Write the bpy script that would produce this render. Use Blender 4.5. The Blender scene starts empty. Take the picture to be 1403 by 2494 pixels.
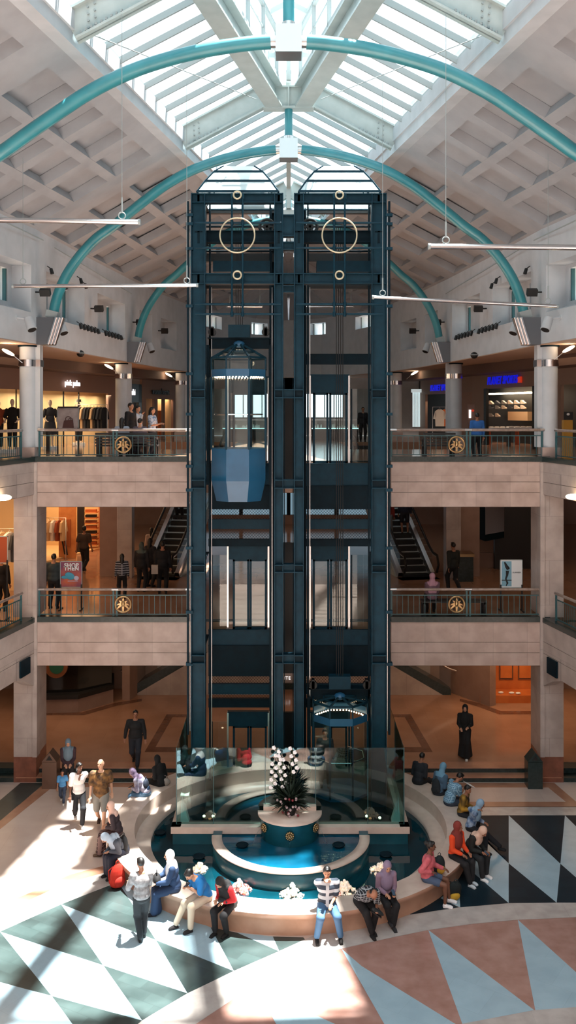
import bpy, math, random
from mathutils import Vector, Matrix
V = Vector
C = bpy.context.scene.collection
F = 2300.0; CX = 703.0; HZ = 1000.0; H = 10.9      # focal length in pixels, principal column, horizon row, eye height
random.seed(4)
def X(x, D): return (x-CX)*D/F
def Z(y, D): return H-(y-HZ)*D/F
def P(x, y, D): return V((X(x, D), D, Z(y, D)))
def G(x, y, z=0.0):
    D = F*(H-z)/(y-HZ); return V(((x-CX)*D/F, D, z))
# ------------------------------------------------------------------ objects
def wloc(o):
    p = V((0, 0, 0))
    while o: p = p+o.location; o = o.parent
    return p
def tag(o, label=None, cat=None, group=None, kind=None):
    if label: o['label'] = label
    if cat: o['category'] = cat
    if group: o['group'] = group
    if kind: o['kind'] = kind
    return o
def thing(name, label, cat, loc=(0, 0, 0), group=None, rz=0):
    o = bpy.data.objects.new(name, None); C.objects.link(o)
    o.empty_display_size = .2
    o.location = loc; o.rotation_euler = (0, 0, rz)
    return tag(o, label, cat, group)
class MB:
    def __init__(s): s.v = []; s.f = []; s.m = []; s.s = []; s.k = 0
    def add(s, vs, fs, sm=False):
        b = len(s.v); s.v += [tuple(v) for v in vs]
        for f in fs: s.f.append([b+i for i in f]); s.m.append(s.k); s.s.append(sm)
        return s
    def box(s, x0, x1, y0, y1, z0, z1):
        return s.add([(x0,y0,z0),(x1,y0,z0),(x1,y1,z0),(x0,y1,z0),(x0,y0,z1),(x1,y0,z1),(x1,y1,z1),(x0,y1,z1)],
            [(0,3,2,1),(4,5,6,7),(0,1,5,4),(1,2,6,5),(2,3,7,6),(3,0,4,7)])
    def obox(s, c, sz, R=None):
        c = V(c); R = R or Matrix.Identity(3); a, b, d = sz[0]/2, sz[1]/2, sz[2]/2
        q = [(-a,-b,-d),(a,-b,-d),(a,b,-d),(-a,b,-d),(-a,-b,d),(a,-b,d),(a,b,d),(-a,b,d)]
        return s.add([c+R@V(p) for p in q], [(0,3,2,1),(4,5,6,7),(0,1,5,4),(1,2,6,5),(2,3,7,6),(3,0,4,7)])
    def beam(s, p, q, w, h, up=(0, 0, 1)):
        p = V(p); q = V(q); d = (q-p); L = d.length; d.normalize()
        r = d.cross(V(up)).normalized(); u = r.cross(d)
        R = Matrix((r, d, u)).transposed()
        return s.obox((p+q)/2, (w, L, h), R)
    def slab(s, a, b, z0, z1, t):          # vertical slab over the plan line a-b, thickness t to its left (negative: right)
        a = V((a[0], a[1], 0)); b = V((b[0], b[1], 0)); d = (b-a).normalized(); n = V((-d.y, d.x, 0))*t
        q = [a, b, b+n, a+n]
        vs = [p+V((0,0,z0)) for p in q]+[p+V((0,0,z1)) for p in q]
        return s.add(vs, [(0,3,2,1),(4,5,6,7),(0,1,5,4),(1,2,6,5),(2,3,7,6),(3,0,4,7)])
    def prism(s, poly, vec, sm=False):
        n = len(poly); vec = V(vec); a = [V(p) for p in poly]; b = [p+vec for p in a]
        return s.add(a+b, [tuple(range(n))[::-1], tuple(range(n, 2*n))]+[(i, (i+1) % n, n+(i+1) % n, n+i) for i in range(n)], sm)
    def face(s, poly): return s.add(poly, [tuple(range(len(poly)))])
    def cyl(s, p, q, r, r2=None, n=12, sm=True):
        p = V(p); q = V(q); r2 = r if r2 is None else r2; d = (q-p).normalized()
        a = d.orthogonal().normalized(); b = d.cross(a); vs = []
        for c, R in ((p, r), (q, r2)):
            for i in range(n):
                t = 2*math.pi*i/n; vs.append(c+a*math.cos(t)*R+b*math.sin(t)*R)
        s.add(vs, [(i, (i+1) % n, n+(i+1) % n, n+i) for i in range(n)], sm)
        return s.add(vs, [tuple(range(n))[::-1], tuple(range(n, 2*n))])
    def tube(s, pts, r, n=8, closed=False):
        pts = [V(p) for p in pts]; N = len(pts); vs = []; a = None
        for i, p in enumerate(pts):
            if closed: t = pts[(i+1) % N]-pts[i-1]
            else: t = pts[min(i+1, N-1)]-pts[max(i-1, 0)]
            t.normalize()
            if a is None: a = t.orthogonal().normalized()
            a = (a-t*a.dot(t)).normalized(); b = t.cross(a)
            R = r[i] if isinstance(r, (list, tuple)) else r
            vs += [p+a*math.cos(2*math.pi*k/n)*R+b*math.sin(2*math.pi*k/n)*R for k in range(n)]
        fs = []
        for i in range(N if closed else N-1):
            j = (i+1) % N
            fs += [(i*n+k, i*n+(k+1) % n, j*n+(k+1) % n, j*n+k) for k in range(n)]
        s.add(vs, fs, True)
        if not closed: s.add(vs[:n]+vs[-n:], [tuple(range(n))[::-1], tuple(range(n, 2*n))])
        return s
    def ring(s, c, R, r, ax=(0, 1, 0), n=32, k=8):
        c = V(c); ax = V(ax).normalized(); a = ax.orthogonal().normalized(); b = ax.cross(a)
        return s.tube([c+a*math.cos(2*math.pi*i/n)*R+b*math.sin(2*math.pi*i/n)*R for i in range(n)], r, k, True)
    def ell(s, c, rx, ry, rz, R=None, n=14, m=9):
        c = V(c); R = R or Matrix.Identity(3); vs = [c+R@V((0, 0, -rz))]
        for j in range(1, m):
            t = math.pi*j/m-math.pi/2
            for i in range(n):
                p = 2*math.pi*i/n
                vs.append(c+R@V((rx*math.cos(t)*math.cos(p), ry*math.cos(t)*math.sin(p), rz*math.sin(t))))
        vs.append(c+R@V((0, 0, rz))); fs = [(0, 1+(i+1) % n, 1+i) for i in range(n)]
        for j in range(m-2):
            b = 1+j*n; fs += [(b+i, b+(i+1) % n, b+n+(i+1) % n, b+n+i) for i in range(n)]
        b = 1+(m-2)*n; e = len(vs)-1
        fs += [(b+i, b+(i+1) % n, e) for i in range(n)]
        return s.add(vs, fs, True)
    def cap(s, p, q, r, r2=None, n=12):     # tapered capsule
        r2 = r if r2 is None else r2
        s.cyl(p, q, r, r2, n); s.ell(p, r, r, r, None, n, 7); s.ell(q, r2, r2, r2, None, n, 7); return s
    def lathe(s, c, prof, n=24, a0=0, a1=2*math.pi, sm=True):
        c = V(c); full = abs(a1-a0-2*math.pi) < 1e-6; cols = n if full else n+1; vs = []
        for i in range(cols):
            t = a0+(a1-a0)*i/n
            vs += [c+V((r*math.cos(t), r*math.sin(t), z)) for r, z in prof]
        m = len(prof); fs = []
        for i in range(n):
            j = (i+1) % cols
            fs += [(i*m+k, j*m+k, j*m+k+1, i*m+k+1) for k in range(m-1)]
        return s.add(vs, fs, sm)
    def build(s, name, mats, parent=None, local=False, mods=None):
        me = bpy.data.meshes.new(name); off = V((0, 0, 0))
        if parent is not None and not local: off = wloc(parent)
        me.from_pydata([V(v)-off for v in s.v], [], s.f)
        for m in (mats if isinstance(mats, (list, tuple)) else [mats]): me.materials.append(m)
        me.polygons.foreach_set('material_index', s.m); me.polygons.foreach_set('use_smooth', s.s)
        me.update()
        o = bpy.data.objects.new(name, me); C.objects.link(o)
        if parent is not None: o.parent = parent
        return o
def struct(mb, name, mats): return tag(mb.build(name, mats), kind='structure')
def copy_tree(o, parent=None):
    c = o.copy(); C.objects.link(c); c.parent = parent
    for ch in o.children: copy_tree(ch, c)
    return c
def text(body, name, m, loc, size, parent=None, rx=math.pi/2, rz=0, ext=.02, shear=0, align='CENTER', bold=0, sx=1):
    cu = bpy.data.curves.new(name, 'FONT'); cu.body = body; cu.size = size; cu.extrude = ext; cu.align_x = align
    cu.shear = shear; cu.offset = bold; cu.resolution_u = 3; cu.space_character = 1.08
    t = bpy.data.objects.new(name, cu); C.objects.link(t); bpy.context.view_layer.update()
    me = bpy.data.meshes.new_from_object(t.evaluated_get(bpy.context.evaluated_depsgraph_get()))
    bpy.data.objects.remove(t); me.name = name; me.materials.clear(); me.materials.append(m)
    o = bpy.data.objects.new(name, me); C.objects.link(o)
    o.location = V(loc)-(wloc(parent) if parent else V((0, 0, 0))); o.rotation_euler = (rx, 0, rz); o.scale = (sx, 1, 1)
    if parent: o.parent = parent
    return o
# ------------------------------------------------------------------ materials
def sl(c): return tuple(((v/255.0)/12.92 if v/255.0 <= .04045 else ((v/255.0+.055)/1.055)**2.4) for v in c)
def M(name, c, rough=.5, metal=0, c2=None, scale=4, detail=6, bump=0, emit=0, ecol=None, spec=.5, coat=0, tile=None, joint=None, rot=0):
    m = bpy.data.materials.new(name); m.use_nodes = True; nt = m.node_tree; b = nt.nodes['Principled BSDF']
    col = (*sl(c), 1)
    b.inputs['Base Color'].default_value = col; b.inputs['Roughness'].default_value = rough
    b.inputs['Metallic'].default_value = metal; b.inputs['Specular IOR Level'].default_value = spec
    b.inputs['Coat Weight'].default_value = coat; b.inputs['Coat Roughness'].default_value = .05
    tc = nt.nodes.new('ShaderNodeTexCoord')
    out = None
    if c2 is not None:
        no = nt.nodes.new('ShaderNodeTexNoise'); no.inputs['Scale'].default_value = scale; no.inputs['Detail'].default_value = detail
        nt.links.new(tc.outputs['Object'], no.inputs['Vector'])
        r = nt.nodes.new('ShaderNodeMapRange'); r.inputs[1].default_value = .35; r.inputs[2].default_value = .65
        nt.links.new(no.outputs['Fac'], r.inputs['Value'])
        mx = nt.nodes.new('ShaderNodeMix'); mx.data_type = 'RGBA'
        mx.inputs['A'].default_value = col; mx.inputs['B'].default_value = (*sl(c2), 1)
        nt.links.new(r.outputs['Result'], mx.inputs['Factor']); out = mx.outputs['Result']
        if bump:
            bp = nt.nodes.new('ShaderNodeBump'); bp.inputs['Strength'].default_value = bump
            nt.links.new(no.outputs['Fac'], bp.inputs['Height']); nt.links.new(bp.outputs['Normal'], b.inputs['Normal'])
    if tile:      # (width, height, axis) slabs with slightly different tone and a joint line
        w, h, ax, amt = tile
        mp = nt.nodes.new('ShaderNodeMapping'); nt.links.new(tc.outputs['Object'], mp.inputs['Vector'])
        if ax == 'xz': mp.inputs['Rotation'].default_value = (-math.pi/2, 0, 0)
        else: mp.inputs['Rotation'].default_value = (0, 0, rot)
        br = nt.nodes.new('ShaderNodeTexBrick'); nt.links.new(mp.outputs['Vector'], br.inputs['Vector'])
        br.inputs['Color1'].default_value = (1-amt, 1-amt, 1-amt, 1); br.inputs['Color2'].default_value = (1+amt*.4,)*3+(1,)
        j = joint or .72; br.inputs['Mortar'].default_value = (j, j, j, 1); br.inputs['Scale'].default_value = 1
        br.inputs['Mortar Size'].default_value = .006; br.inputs['Brick Width'].default_value = w; br.inputs['Row Height'].default_value = h
        ml = nt.nodes.new('ShaderNodeMix'); ml.data_type = 'RGBA'; ml.blend_type = 'MULTIPLY'; ml.inputs['Factor'].default_value = 1
        if out: nt.links.new(out, ml.inputs['A'])
        else: ml.inputs['A'].default_value = col
        nt.links.new(br.outputs['Color'], ml.inputs['B']); out = ml.outputs['Result']
    if out: nt.links.new(out, b.inputs['Base Color'])
    if emit:
        b.inputs['Emission Color'].default_value = (*sl(ecol or c), 1); b.inputs['Emission Strength'].default_value = emit
    return m
def glass(name, tint=(235, 245, 245), k=1.0, rough=.01, ior=1.5):
    m = bpy.data.materials.new(name); m.use_nodes = True; nt = m.node_tree; nt.nodes.clear()
    o = nt.nodes.new('ShaderNodeOutputMaterial'); t = nt.nodes.new('ShaderNodeBsdfTransparent'); g = nt.nodes.new('ShaderNodeBsdfGlossy')
    t.inputs['Color'].default_value = (*sl(tint), 1); g.inputs['Roughness'].default_value = rough
    lw = nt.nodes.new('ShaderNodeLayerWeight'); lw.inputs['Blend'].default_value = .5
    pw = nt.nodes.new('ShaderNodeMath'); pw.operation = 'POWER'; pw.inputs[1].default_value = 5
    nt.links.new(lw.outputs['Facing'], pw.inputs[0])
    mu = nt.nodes.new('ShaderNodeMath'); mu.operation = 'MULTIPLY_ADD'; mu.inputs[1].default_value = .96*min(1, k); mu.inputs[2].default_value = .04*k; mu.use_clamp = True
    nt.links.new(pw.outputs[0], mu.inputs[0])
    mx = nt.nodes.new('ShaderNodeMixShader')
    nt.links.new(mu.outputs[0], mx.inputs['Fac']); nt.links.new(t.outputs[0], mx.inputs[1]); nt.links.new(g.outputs[0], mx.inputs[2])
    nt.links.new(mx.outputs[0], o.inputs['Surface']); return m
m_white = M('white_plaster', (190, 196, 202), .8, c2=(180, 187, 193), scale=2)
m_coffer = M('coffer_plaster', (164, 167, 172), .85, c2=(155, 158, 163), scale=1.5)
m_steel = M('pale_grey_paint', (178, 190, 190), .45, c2=(168, 181, 181), scale=3)
m_bar = M('glazing_bar_grey', (150, 160, 162), .5)
m_teal = M('teal_painted_tube', (52, 138, 150), .35, c2=(44, 126, 138), scale=2, coat=.3)
m_silver = M('brushed_silver', (200, 200, 202), .28, 1)
m_chrome = M('chrome', (225, 225, 228), .12, 1)
m_stone = M('beige_marble', (186, 166, 158), .35, c2=(168, 147, 138), scale=2.2, detail=10, tile=(1.0, 3.0, 'xz', .10))
m_stone2 = M('grey_marble', (182, 170, 164), .4, c2=(162, 149, 143), scale=2, detail=10, tile=(.9, 1.3, 'xz', .07))
m_redstone = M('red_marble', (136, 84, 66), .3, c2=(110, 66, 52), scale=3)
m_groove = M('groove_shadow_gap', (92, 74, 68), .8)
m_curb = M('dark_green_granite', (42, 56, 56), .25, c2=(30, 44, 44), scale=12)
m_green = M('green_painted_rail', (38, 84, 90), .35)
m_wood = M('varnished_handrail', (150, 134, 126), .28, c2=(128, 110, 100), scale=8, coat=.4)
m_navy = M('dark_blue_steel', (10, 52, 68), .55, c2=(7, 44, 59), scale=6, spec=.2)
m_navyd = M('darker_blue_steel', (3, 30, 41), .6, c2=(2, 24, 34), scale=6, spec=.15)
m_car = M('car_blue_panel', (38, 92, 128), .32, c2=(33, 84, 118), scale=2)
m_black = M('matt_black', (16, 17, 19), .5)
m_brass = M('brass', (168, 142, 104), .28, 1)
m_cream = M('cream_ring_paint', (200, 188, 160), .35, .4)
m_glass = glass('clear_pane', (240, 246, 246), 1.0)
m_sky = glass('skylight_pane', (246, 250, 250), .6)
m_tank = glass('enclosure_glass', (196, 226, 224), 1.9)
m_tealglass = glass('teal_hood_glass', (175, 232, 240), 1.2)
m_lobby = M('lobby_marble', (164, 126, 104), .12, c2=(152, 115, 93), scale=.8, tile=(1.2, 1.2, 'xy', .05), joint=.9)
m_inlay = M('brown_inlay', (112, 78, 62), .15, c2=(98, 66, 52), scale=3)
m_ceil2 = M('gallery_ceiling', (176, 146, 126), .85)
m_dark = M('dark_interior', (30, 30, 33), .6)
m_warmwall = M('warm_wall', (150, 124, 112), .7, c2=(140, 114, 102), scale=2)
m_cremewall = M('cream_shop_wall', (226, 196, 148), .8)
m_lamp = M('lamp_lit', (255, 235, 205), .5, emit=14, ecol=(255, 226, 186))
m_lampw = M('lamp_white_lit', (255, 255, 250), .5, emit=10)
m_signw = M('lit_white_letters', (255, 250, 250), .5, emit=1.5)
m_signb = M('lit_blue_letters', (20, 30, 200), .5, emit=.5, ecol=(20, 30, 255))
m_signr = M('lit_red_letters', (220, 60, 30), .5, emit=.5)
m_paper = M('paper', (225, 228, 230), .7)

m_tint = glass('tinted_pane', (150, 160, 165), 1.0)
m_hood = M('sky_white_hood_glass', (228, 244, 248), .35); m_hood.node_tree.nodes['Principled BSDF'].inputs['Alpha'].default_value = .55  # milky white put into the glass for the bright sky behind it
def translucent(m):
    nt = m.node_tree; o = nt.nodes['Material Output']; b = nt.nodes['Principled BSDF']; t = nt.nodes.new('ShaderNodeBsdfTranslucent'); t.inputs['Color'].default_value = (.85, .96, 1, 1)
    x = nt.nodes.new('ShaderNodeMixShader'); x.inputs['Fac'].default_value = .5; nt.links.new(b.outputs[0], x.inputs[1]); nt.links.new(t.outputs[0], x.inputs[2]); nt.links.new(x.outputs[0], o.inputs['Surface'])
translucent(m_hood)
def area(name, loc, sx, sy, e, col=(1, .72, .46), rot=(0, 0, 0)):
    l = bpy.data.lights.new(name, 'AREA'); l.shape = 'RECTANGLE'; l.size = sx; l.size_y = sy; l.energy = e; l.color = col
    o = bpy.data.objects.new(name, l); C.objects.link(o); o.location = loc; o.rotation_euler = rot; return o
# ------------------------------------------------------------------ the setting: floors, fascias, pillars, walls
WP = [(-4, 11.2), (8, 10.55), (19.5, 8.75), (27.7, 7.42), (33, 6.95), (38.2, 6.42), (42.5, 5.9), (47, 5.1), (51.5, 3.6), (54.6, 1.9), (56, 0.0)]
def wx(D):                              # half width of the upper walls at depth D
    for (a, b), (c, d) in zip(WP, WP[1:]):
        if a <= D <= c: return b+(d-b)*(D-a)/(c-a)
    return 0
F1, F2, LZ = 4.7, 9.4, .3
def poly(mb, k, pts, z):
    mb.k = k; mb.face([(*G(x, y, 0).xy, z) for x, y in pts])
# ground floor: pale marble with laid triangles and bands (flat inlays a millimetre proud)
m_f0 = M('pale_marble_floor', (206, 188, 178), .22, c2=(196, 176, 166), scale=1.2, tile=(1.3, 1.3, 'xy', .04), joint=.92)
m_f1 = M('green_slate_floor', (58, 72, 72), .3, c2=(46, 60, 60), scale=1.4, tile=(.55, .28, 'xy', .22), joint=.8, rot=.5)
m_f2 = M('white_blue_marble_floor', (164, 192, 206), .2, c2=(154, 182, 197), scale=2, tile=(.8, .8, 'xy', .03), joint=.93, rot=.6)
m_f3 = M('pink_marble_floor', (174, 138, 128), .2, c2=(156, 118, 107), scale=2.5, detail=12)
m_f4 = M('band_marble_floor', (192, 186, 182), .2, c2=(176, 168, 164), scale=3, detail=12, tile=(1.1, 1.1, 'xy', .05), joint=.92)
m_f5 = M('tan_border_floor', (176, 130, 106), .2, c2=(160, 116, 94), scale=2)
m_f6 = M('dark_blue_slate_floor', (28, 46, 56), .38, c2=(21, 38, 48), scale=1.4, spec=.08, tile=(.9, .45, 'xy', .14), joint=.85)
fl = MB(); fl.box(-17, 17, -4, 27.7, -.3, 0)
c6 = lambda pts: [(x/1.9486, 2000+y/1.9486) for x, y in pts]
c7 = lambda pts: [(700+x/1.9957, 2000+y/1.9957) for x, y in pts]
# band outside the left pattern, then the pattern
poly(fl, 4, c6([(-160,560),(0,430),(290,300),(520,215),(600,290),(290,395),(0,525),(-200,640)]), .002)
poly(fl, 5, c6([(-160,500),(0,395),(120,350),(330,255),(560,195),(600,215),(300,300),(0,440),(-160,540)]), .003)
dark = [[(0,525),(290,395),(490,685)], [(0,525),(0,765),(245,830)], [(-120,580),(0,525),(0,765),(-130,730)], [(245,830),(675,947),(560,1040),(400,1040)],
        [(290,395),(560,290),(740,565)], [(490,685),(890,818),(675,947)], [(740,565),(1110,712),(890,818)],
        [(1000,505),(1125,530),(1325,618),(1110,712)], [(1295,548),(1440,552),(1460,580),(1325,618)]]
white = [[(0,525),(490,685),(675,947),(245,830)], [(290,395),(740,565),(890,818),(490,685)], [(560,290),(800,420),(1000,505),(1110,712),(740,565)],
         [(0,765),(245,830),(400,1040),(-160,1040),(-130,730)], [(1125,530),(1295,548),(1325,618)]]
for p in dark: poly(fl, 1, c6(p), .004)
for p in white: poly(fl, 2, c6(p), .004)
# curved band between the patterns
band_o = c6([(560,1040),(675,947),(890,818),(1110,712),(1325,618)])+c7([(120,560),(310,512),(450,483),(600,455),(840,420),(1075,400),(1310,397),(1560,397)])
band_i = c6([(830,1040),(930,963),(1070,870),(1190,785)])+c7([(120,655),(310,610),(500,568),(685,530),(900,500),(1120,480),(1403,468),(1560,470)])
for i in range(len(band_o)-1):
    j = min(i, len(band_i)-1)
fl.k = 4
bo = [(*G(x, y).xy, .005) for x, y in band_o]; bi = [(*G(x, y).xy, .005) for x, y in band_i]
fl.add(bo+bi[::-1], [tuple(range(len(bo)+len(bi)))])
# lower pattern: pink with pale triangles
low = band_i+c7([(2600,540),(2600,1300),(0,1300)])+[(300, 2700)]
poly(fl, 3, low, .002)
for t in ([(685,530),(1200,920),(850,986)], [(1120,480),(1403,735),(1560,870),(1560,895),(1205,920)], [(262,620),(360,705),(815,986),(1000,1100),(560,1150),(470,986)]):
    poly(fl, 2, c7(t), .006)
poly(fl, 2, c6([(1215,790),(1403,880),(1760,1040),(1500,1200),(1310,963)]), .006)
poly(fl, 2, c6([(800,1060),(930,990),(1130,1200),(700,1300)]), .006)
poly(fl, 4, c7([(815,1000),(850,986),(1205,920),(1403,905),(1560,895),(1560,1100),(1100,1200)]), .007)
# right pattern
R = [(6,[(1130,1987),(1239,1986),(1239,2103),(1140,2010)]), (6,[(1239,1986),(1376,1986),(1365,2104)]), (6,[(1365,2104),(1440,2170),(1440,2199),(1356,2199)]),
     (6,[(1239,2103),(1356,2199),(1239,2200)]), (6,[(1118,2150),(1146,2120),(1239,2200),(1121,2210)]), (6,[(1000,2228),(1118,2210),(1073,2188)]),
     (6,[(1376,1986),(1470,1986),(1470,2070),(1440,2050)]), (2,[(1239,1986),(1365,2104),(1356,2199),(1239,2103)]),
     (2,[(1060,1985),(1130,1987),(1239,2103),(1239,2200),(1146,2120),(1080,2060)]), (2,[(1376,1986),(1440,2050),(1440,2170),(1365,2104)]),
     (2,[(1118,2150),(1121,2210),(1073,2188)]), (6,[(1080,2060),(1146,2120),(1118,2150),(1073,2188),(1000,2228),(960,2200)])]
poly(fl, 6, [(1376,1986),(2300,1986),(2300,2199),(1356,2199)], .0028)
for k, p in R: poly(fl, k, p, .004)
for x in (1470, 1600, 1730): poly(fl, 2, [(x,1986),(x+126,2104),(x+150,2199),(x+30,2103)], .004)
poly(fl, 4, [(1060,1965),(2300,1965),(2300,1986),(1060,1986)], .003)
poly(fl, 5, [(1040,1907),(1350,1907),(1470,2010),(1470,2030),(1403,1966),(1300,1966),(1140,1966),(1140,1953),(1300,1953),(1378,1953),(1335,1918),(1040,1918)], .003)
poly(fl, 5, [(110,1907),(350,1907),(350,1917),(128,1917),(0,2020),(-60,2075),(-60,2050)], .003)
poly(fl, 1, [(50,1907),(110,1907),(-60,2050),(-60,2000)], .0035)
struct(fl, 'floor', [m_f0, m_f1, m_f2, m_f3, m_f4, m_f5, m_f6])
# two dark steps up to the lobby
st = MB(); st.box(-17, 17, 27.7, 28.05, 0, .13); st.k = 1; st.box(-8, 8, 27.67, 28.05, .13, .15); st.k = 0
st.box(-17, 17, 28.05, 28.5, .0, .28); st.k = 1; st.box(-8, 8, 28.02, 28.5, .28, .303)
struct(st, 'trim_1', [m_curb, m_f5])
lo = MB(); lo.box(-17, 17, 28.5, 36, 0, LZ)
lo.k = 1
def inl(pts, z): lo.face([(*G(x, y, LZ).xy, z) for x, y in pts])
inl([(110,1735),(200,1735),(280,1712),(345,1702),(345,1708),(285,1719),(205,1742),(110,1742)], .304)
for mx in (lambda x: x, lambda x: 1406-x):
    inl([(mx(x), y) for x, y in ((352,1832),(465,1832),(465,1820),(362,1820))], .304); inl([(mx(x), y) for x, y in ((352,1832),(372,1832),(424,1740),(406,1740))], .3045); inl([(mx(x), y) for x, y in ((406,1740),(465,1740),(465,1747),(404,1747))], .304)
inl([(1310,1732),(1220,1732),(1165,1712),(1120,1702),(1120,1708),(1160,1720),(1215,1740),(1310,1740)], .304)
struct(lo, 'floor_lobby', [m_lobby, m_inlay])
# upper floors behind the fascias
for nm, z in (('floor_middle', F1), ('floor_upper', F2)):
    s = MB(); zb = z-.9
    if z == F1: s.box(-16, 16, 27.75, 56, zb, z)
    else:   # wells for the two escalators
        s.box(-16, -7, 27.75, 56, zb, z); s.box(7, 16, 27.75, 56, zb, z); s.box(-7, 7, 27.75, 36.5, zb, z); s.box(-7, 7, 45, 56, zb, z); s.box(-2.4, 2.4, 36.5, 45, zb, z)
    for sg in (-1, 1):        # side wings
        s.slab((sg*7.5, 27.75), (sg*11.2, 7.3), zb, z, sg*5)
    struct(s, nm, m_lobby)
# fascias of the two galleries, three courses with shadow gaps
def fascia(name, a, b, z1, z0, cuts, t, m):
    s = MB(); zs = [z1]+cuts+[z0]
    for hi, lo_ in zip(zs, zs[1:]):
        s.k = 0; s.slab(a, b, lo_+.012, hi, t)
        s.k = 1; sgn = 1 if t > 0 else -1
        d = (V(b)-V(a)).normalized(); n = V((-d.y, d.x))*.03*sgn
        s.slab(V(a)+n, V(b)+n, lo_-.002, lo_+.014, t-.03*sgn)
    return struct(s, name, [m, m_groove])
xL, xR = X(85, 27.7), X(1331, 27.7)
tl, tr = X(457, 27.7), X(953, 27.7)
for nm, z1, z0, cuts in (('upper', 9.40, 8.07, [8.80, 8.49]), ('middle', 4.70, 3.41, [4.10, 3.79])):
    fascia('wall_%s_left_balcony' % nm, (xL, 27.7), (tl, 27.7), z1, z0, cuts, .35, m_stone)
    fascia('wall_%s_right_balcony' % nm, (tr, 27.7), (xR, 27.7), z1, z0, cuts, .35, m_stone)
    s = MB(); s.box(xL-.1, tl, 27.66, 28.0, z1, z1+.15); s.box(tr, xR+.1, 27.66, 28.0, z1, z1+.15); s.box(tl, tr, 27.72, 28.0, z1, z1+.02)
    struct(s, 'trim_2' if nm == 'upper' else 'trim_3', m_curb)
    for sg in (-1, 1):          # wings that run towards the viewer
        a = (sg*7.44, 27.7); b = (sg*11.1, 7.5); zb = 8.43 if nm == 'upper' else 3.3
        fascia('wall_%s_%s_wing' % (nm, 'left' if sg < 0 else 'right'), a, b, z1, zb, [z1-.56, z1-.9] if nm == 'middle' else [z1-.6], .35*sg, m_stone2)
        c = MB(); c.slab((sg*7.42, 27.7), b, z1, z1+.14, .36*sg); struct(c, 'trim_%d' % (4+(sg > 0)+2*(nm == 'middle')), m_curb)
# corner pillars
for sg, nm in ((-1, 'left'), (1, 'right')):
    p = MB()
    A = V((sg*7.44, 27.72)); u = V((sg*.178, -.984)); B = A+u*1.5
    def pil(z0, z1, k):
        p.k = k
        p.box(min(sg*7.40, sg*8.06), max(sg*7.40, sg*8.06), 27.68, 28.85, z0, z1)
    pil(.75, 3.41, 0); pil(0, .75, 1); pil(3.41, 4.69, 0); pil(4.84, 8.5, 0)
    p.k = 0; p.box(min(sg*7.37, sg*7.5), max(sg*7.37, sg*7.5), 27.64, 28.0, 0.75, 9.38)      # thin corner pilaster
    struct(p, 'wall_%s_pillar' % nm, [m_stone2, m_redstone])
    # arched head over the ground opening of the wing
    a = MB(); pts = []
    for i in range(13):
        t = i/12; q = A+u*(.1+7*t); pts.append((q.x, q.y, 2.85+.75*math.sin(math.pi*t)**.7))
    top = [(x, y, 3.42) for x, y, z in pts]
    n = V((sg*.984, .178, 0))*.35
    for i in range(12):
        q = [V(pts[i]), V(pts[i+1]), V((*pts[i+1][:2], max(3.42, pts[i+1][2]+.01))), V((*pts[i][:2], max(3.42, pts[i][2]+.01)))]
        a.prism(q, n)
    struct(a, 'trim_%d' % (8+(sg > 0)), m_stone2)
    v = thing('vent_grille', 'dark square vent grille in the %s stone pillar under the middle gallery' % nm, 'vent', (*(A+u*.62), 3.4))
    g = MB(); g.slab(A+u*.45+V((-sg*.02, 0)), A+u*1.05+V((-sg*.02, 0)), 3.33, 3.79, -sg*.05); g.build('grille_frame', m_navyd, v)
    g = MB()
    for i in range(6): g.slab(A+u*.47+V((-sg*.035, 0)), A+u*1.03+V((-sg*.035, 0)), 3.37+i*.07, 3.39+i*.07, -sg*.03)
    g.build('louvre', m_black, v)
# ground level: back wall of the lobby with the shop fronts, ceilings
s = MB(); s.box(-5.0, 5.4, 36.0, 36.3, LZ, 3.8); s.k = 1; s.box(-5.9, 5.9, 35.9, 36.0, LZ, LZ+.22); struct(s, 'wall_back_ground', [m_stone2, m_curb])
s = MB(); s.box(-16, -5.0, 36.0, 36.3, LZ, 3.8); s.box(5.4, 16, 36, 36.3, LZ, 3.8); s.k=0
s.slab((-5.75, 36), (-6.1, 34.6), LZ, 3.8, .3); s.slab((7.2, 33.8), (5.75, 36), LZ, 3.8, -.3)
struct(s, 'wall_back_ground_sides', m_warmwall)
for nm, z in (('ceiling_ground', 3.8), ('ceiling_middle', 8.5)):
    s = MB()
    if z > 8:
        s.box(-16, -7, 28.1, 56, z-.05, z); s.box(7, 16, 28.1, 56, z-.05, z); s.box(-7, 7, 28.1, 36.5, z-.05, z); s.box(-7, 7, 45, 56, z-.05, z)
    else: s.box(-16, 16, 28.1, 56, z-.05, z)
    struct(s, nm, m_ceil2)
# middle level back walls with a bright glazed opening at the far end
s = MB(); s.box(-16, -5.2, 51.5, 51.8, F1, 8.5); s.box(5.2, 16, 51.5, 51.8, F1, 8.5); s.box(-5.2, 5.2, 51.5, 51.8, F1, F1+.5); s.box(-5.2, 5.2, 51.5, 51.8, 7.6, 8.5)
struct(s, 'wall_back_middle', m_warmwall)
for i in range(4):
    w = MB(); x0 = -5.2+i*2.6; w.box(x0, x0+.1, 51.5, 51.7, F1+.5, 7.6); w.box(x0+2.5, x0+2.6, 51.5, 51.7, F1+.5, 7.6); w.box(x0, x0+2.6, 51.5, 51.7, 6.5, 6.58)
    w.k = 1; w.box(x0+.1, x0+2.5, 51.59, 51.61, F1+.5, 7.6); struct(w, 'window_%d' % (i+1), [m_navyd, m_tint])
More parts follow.
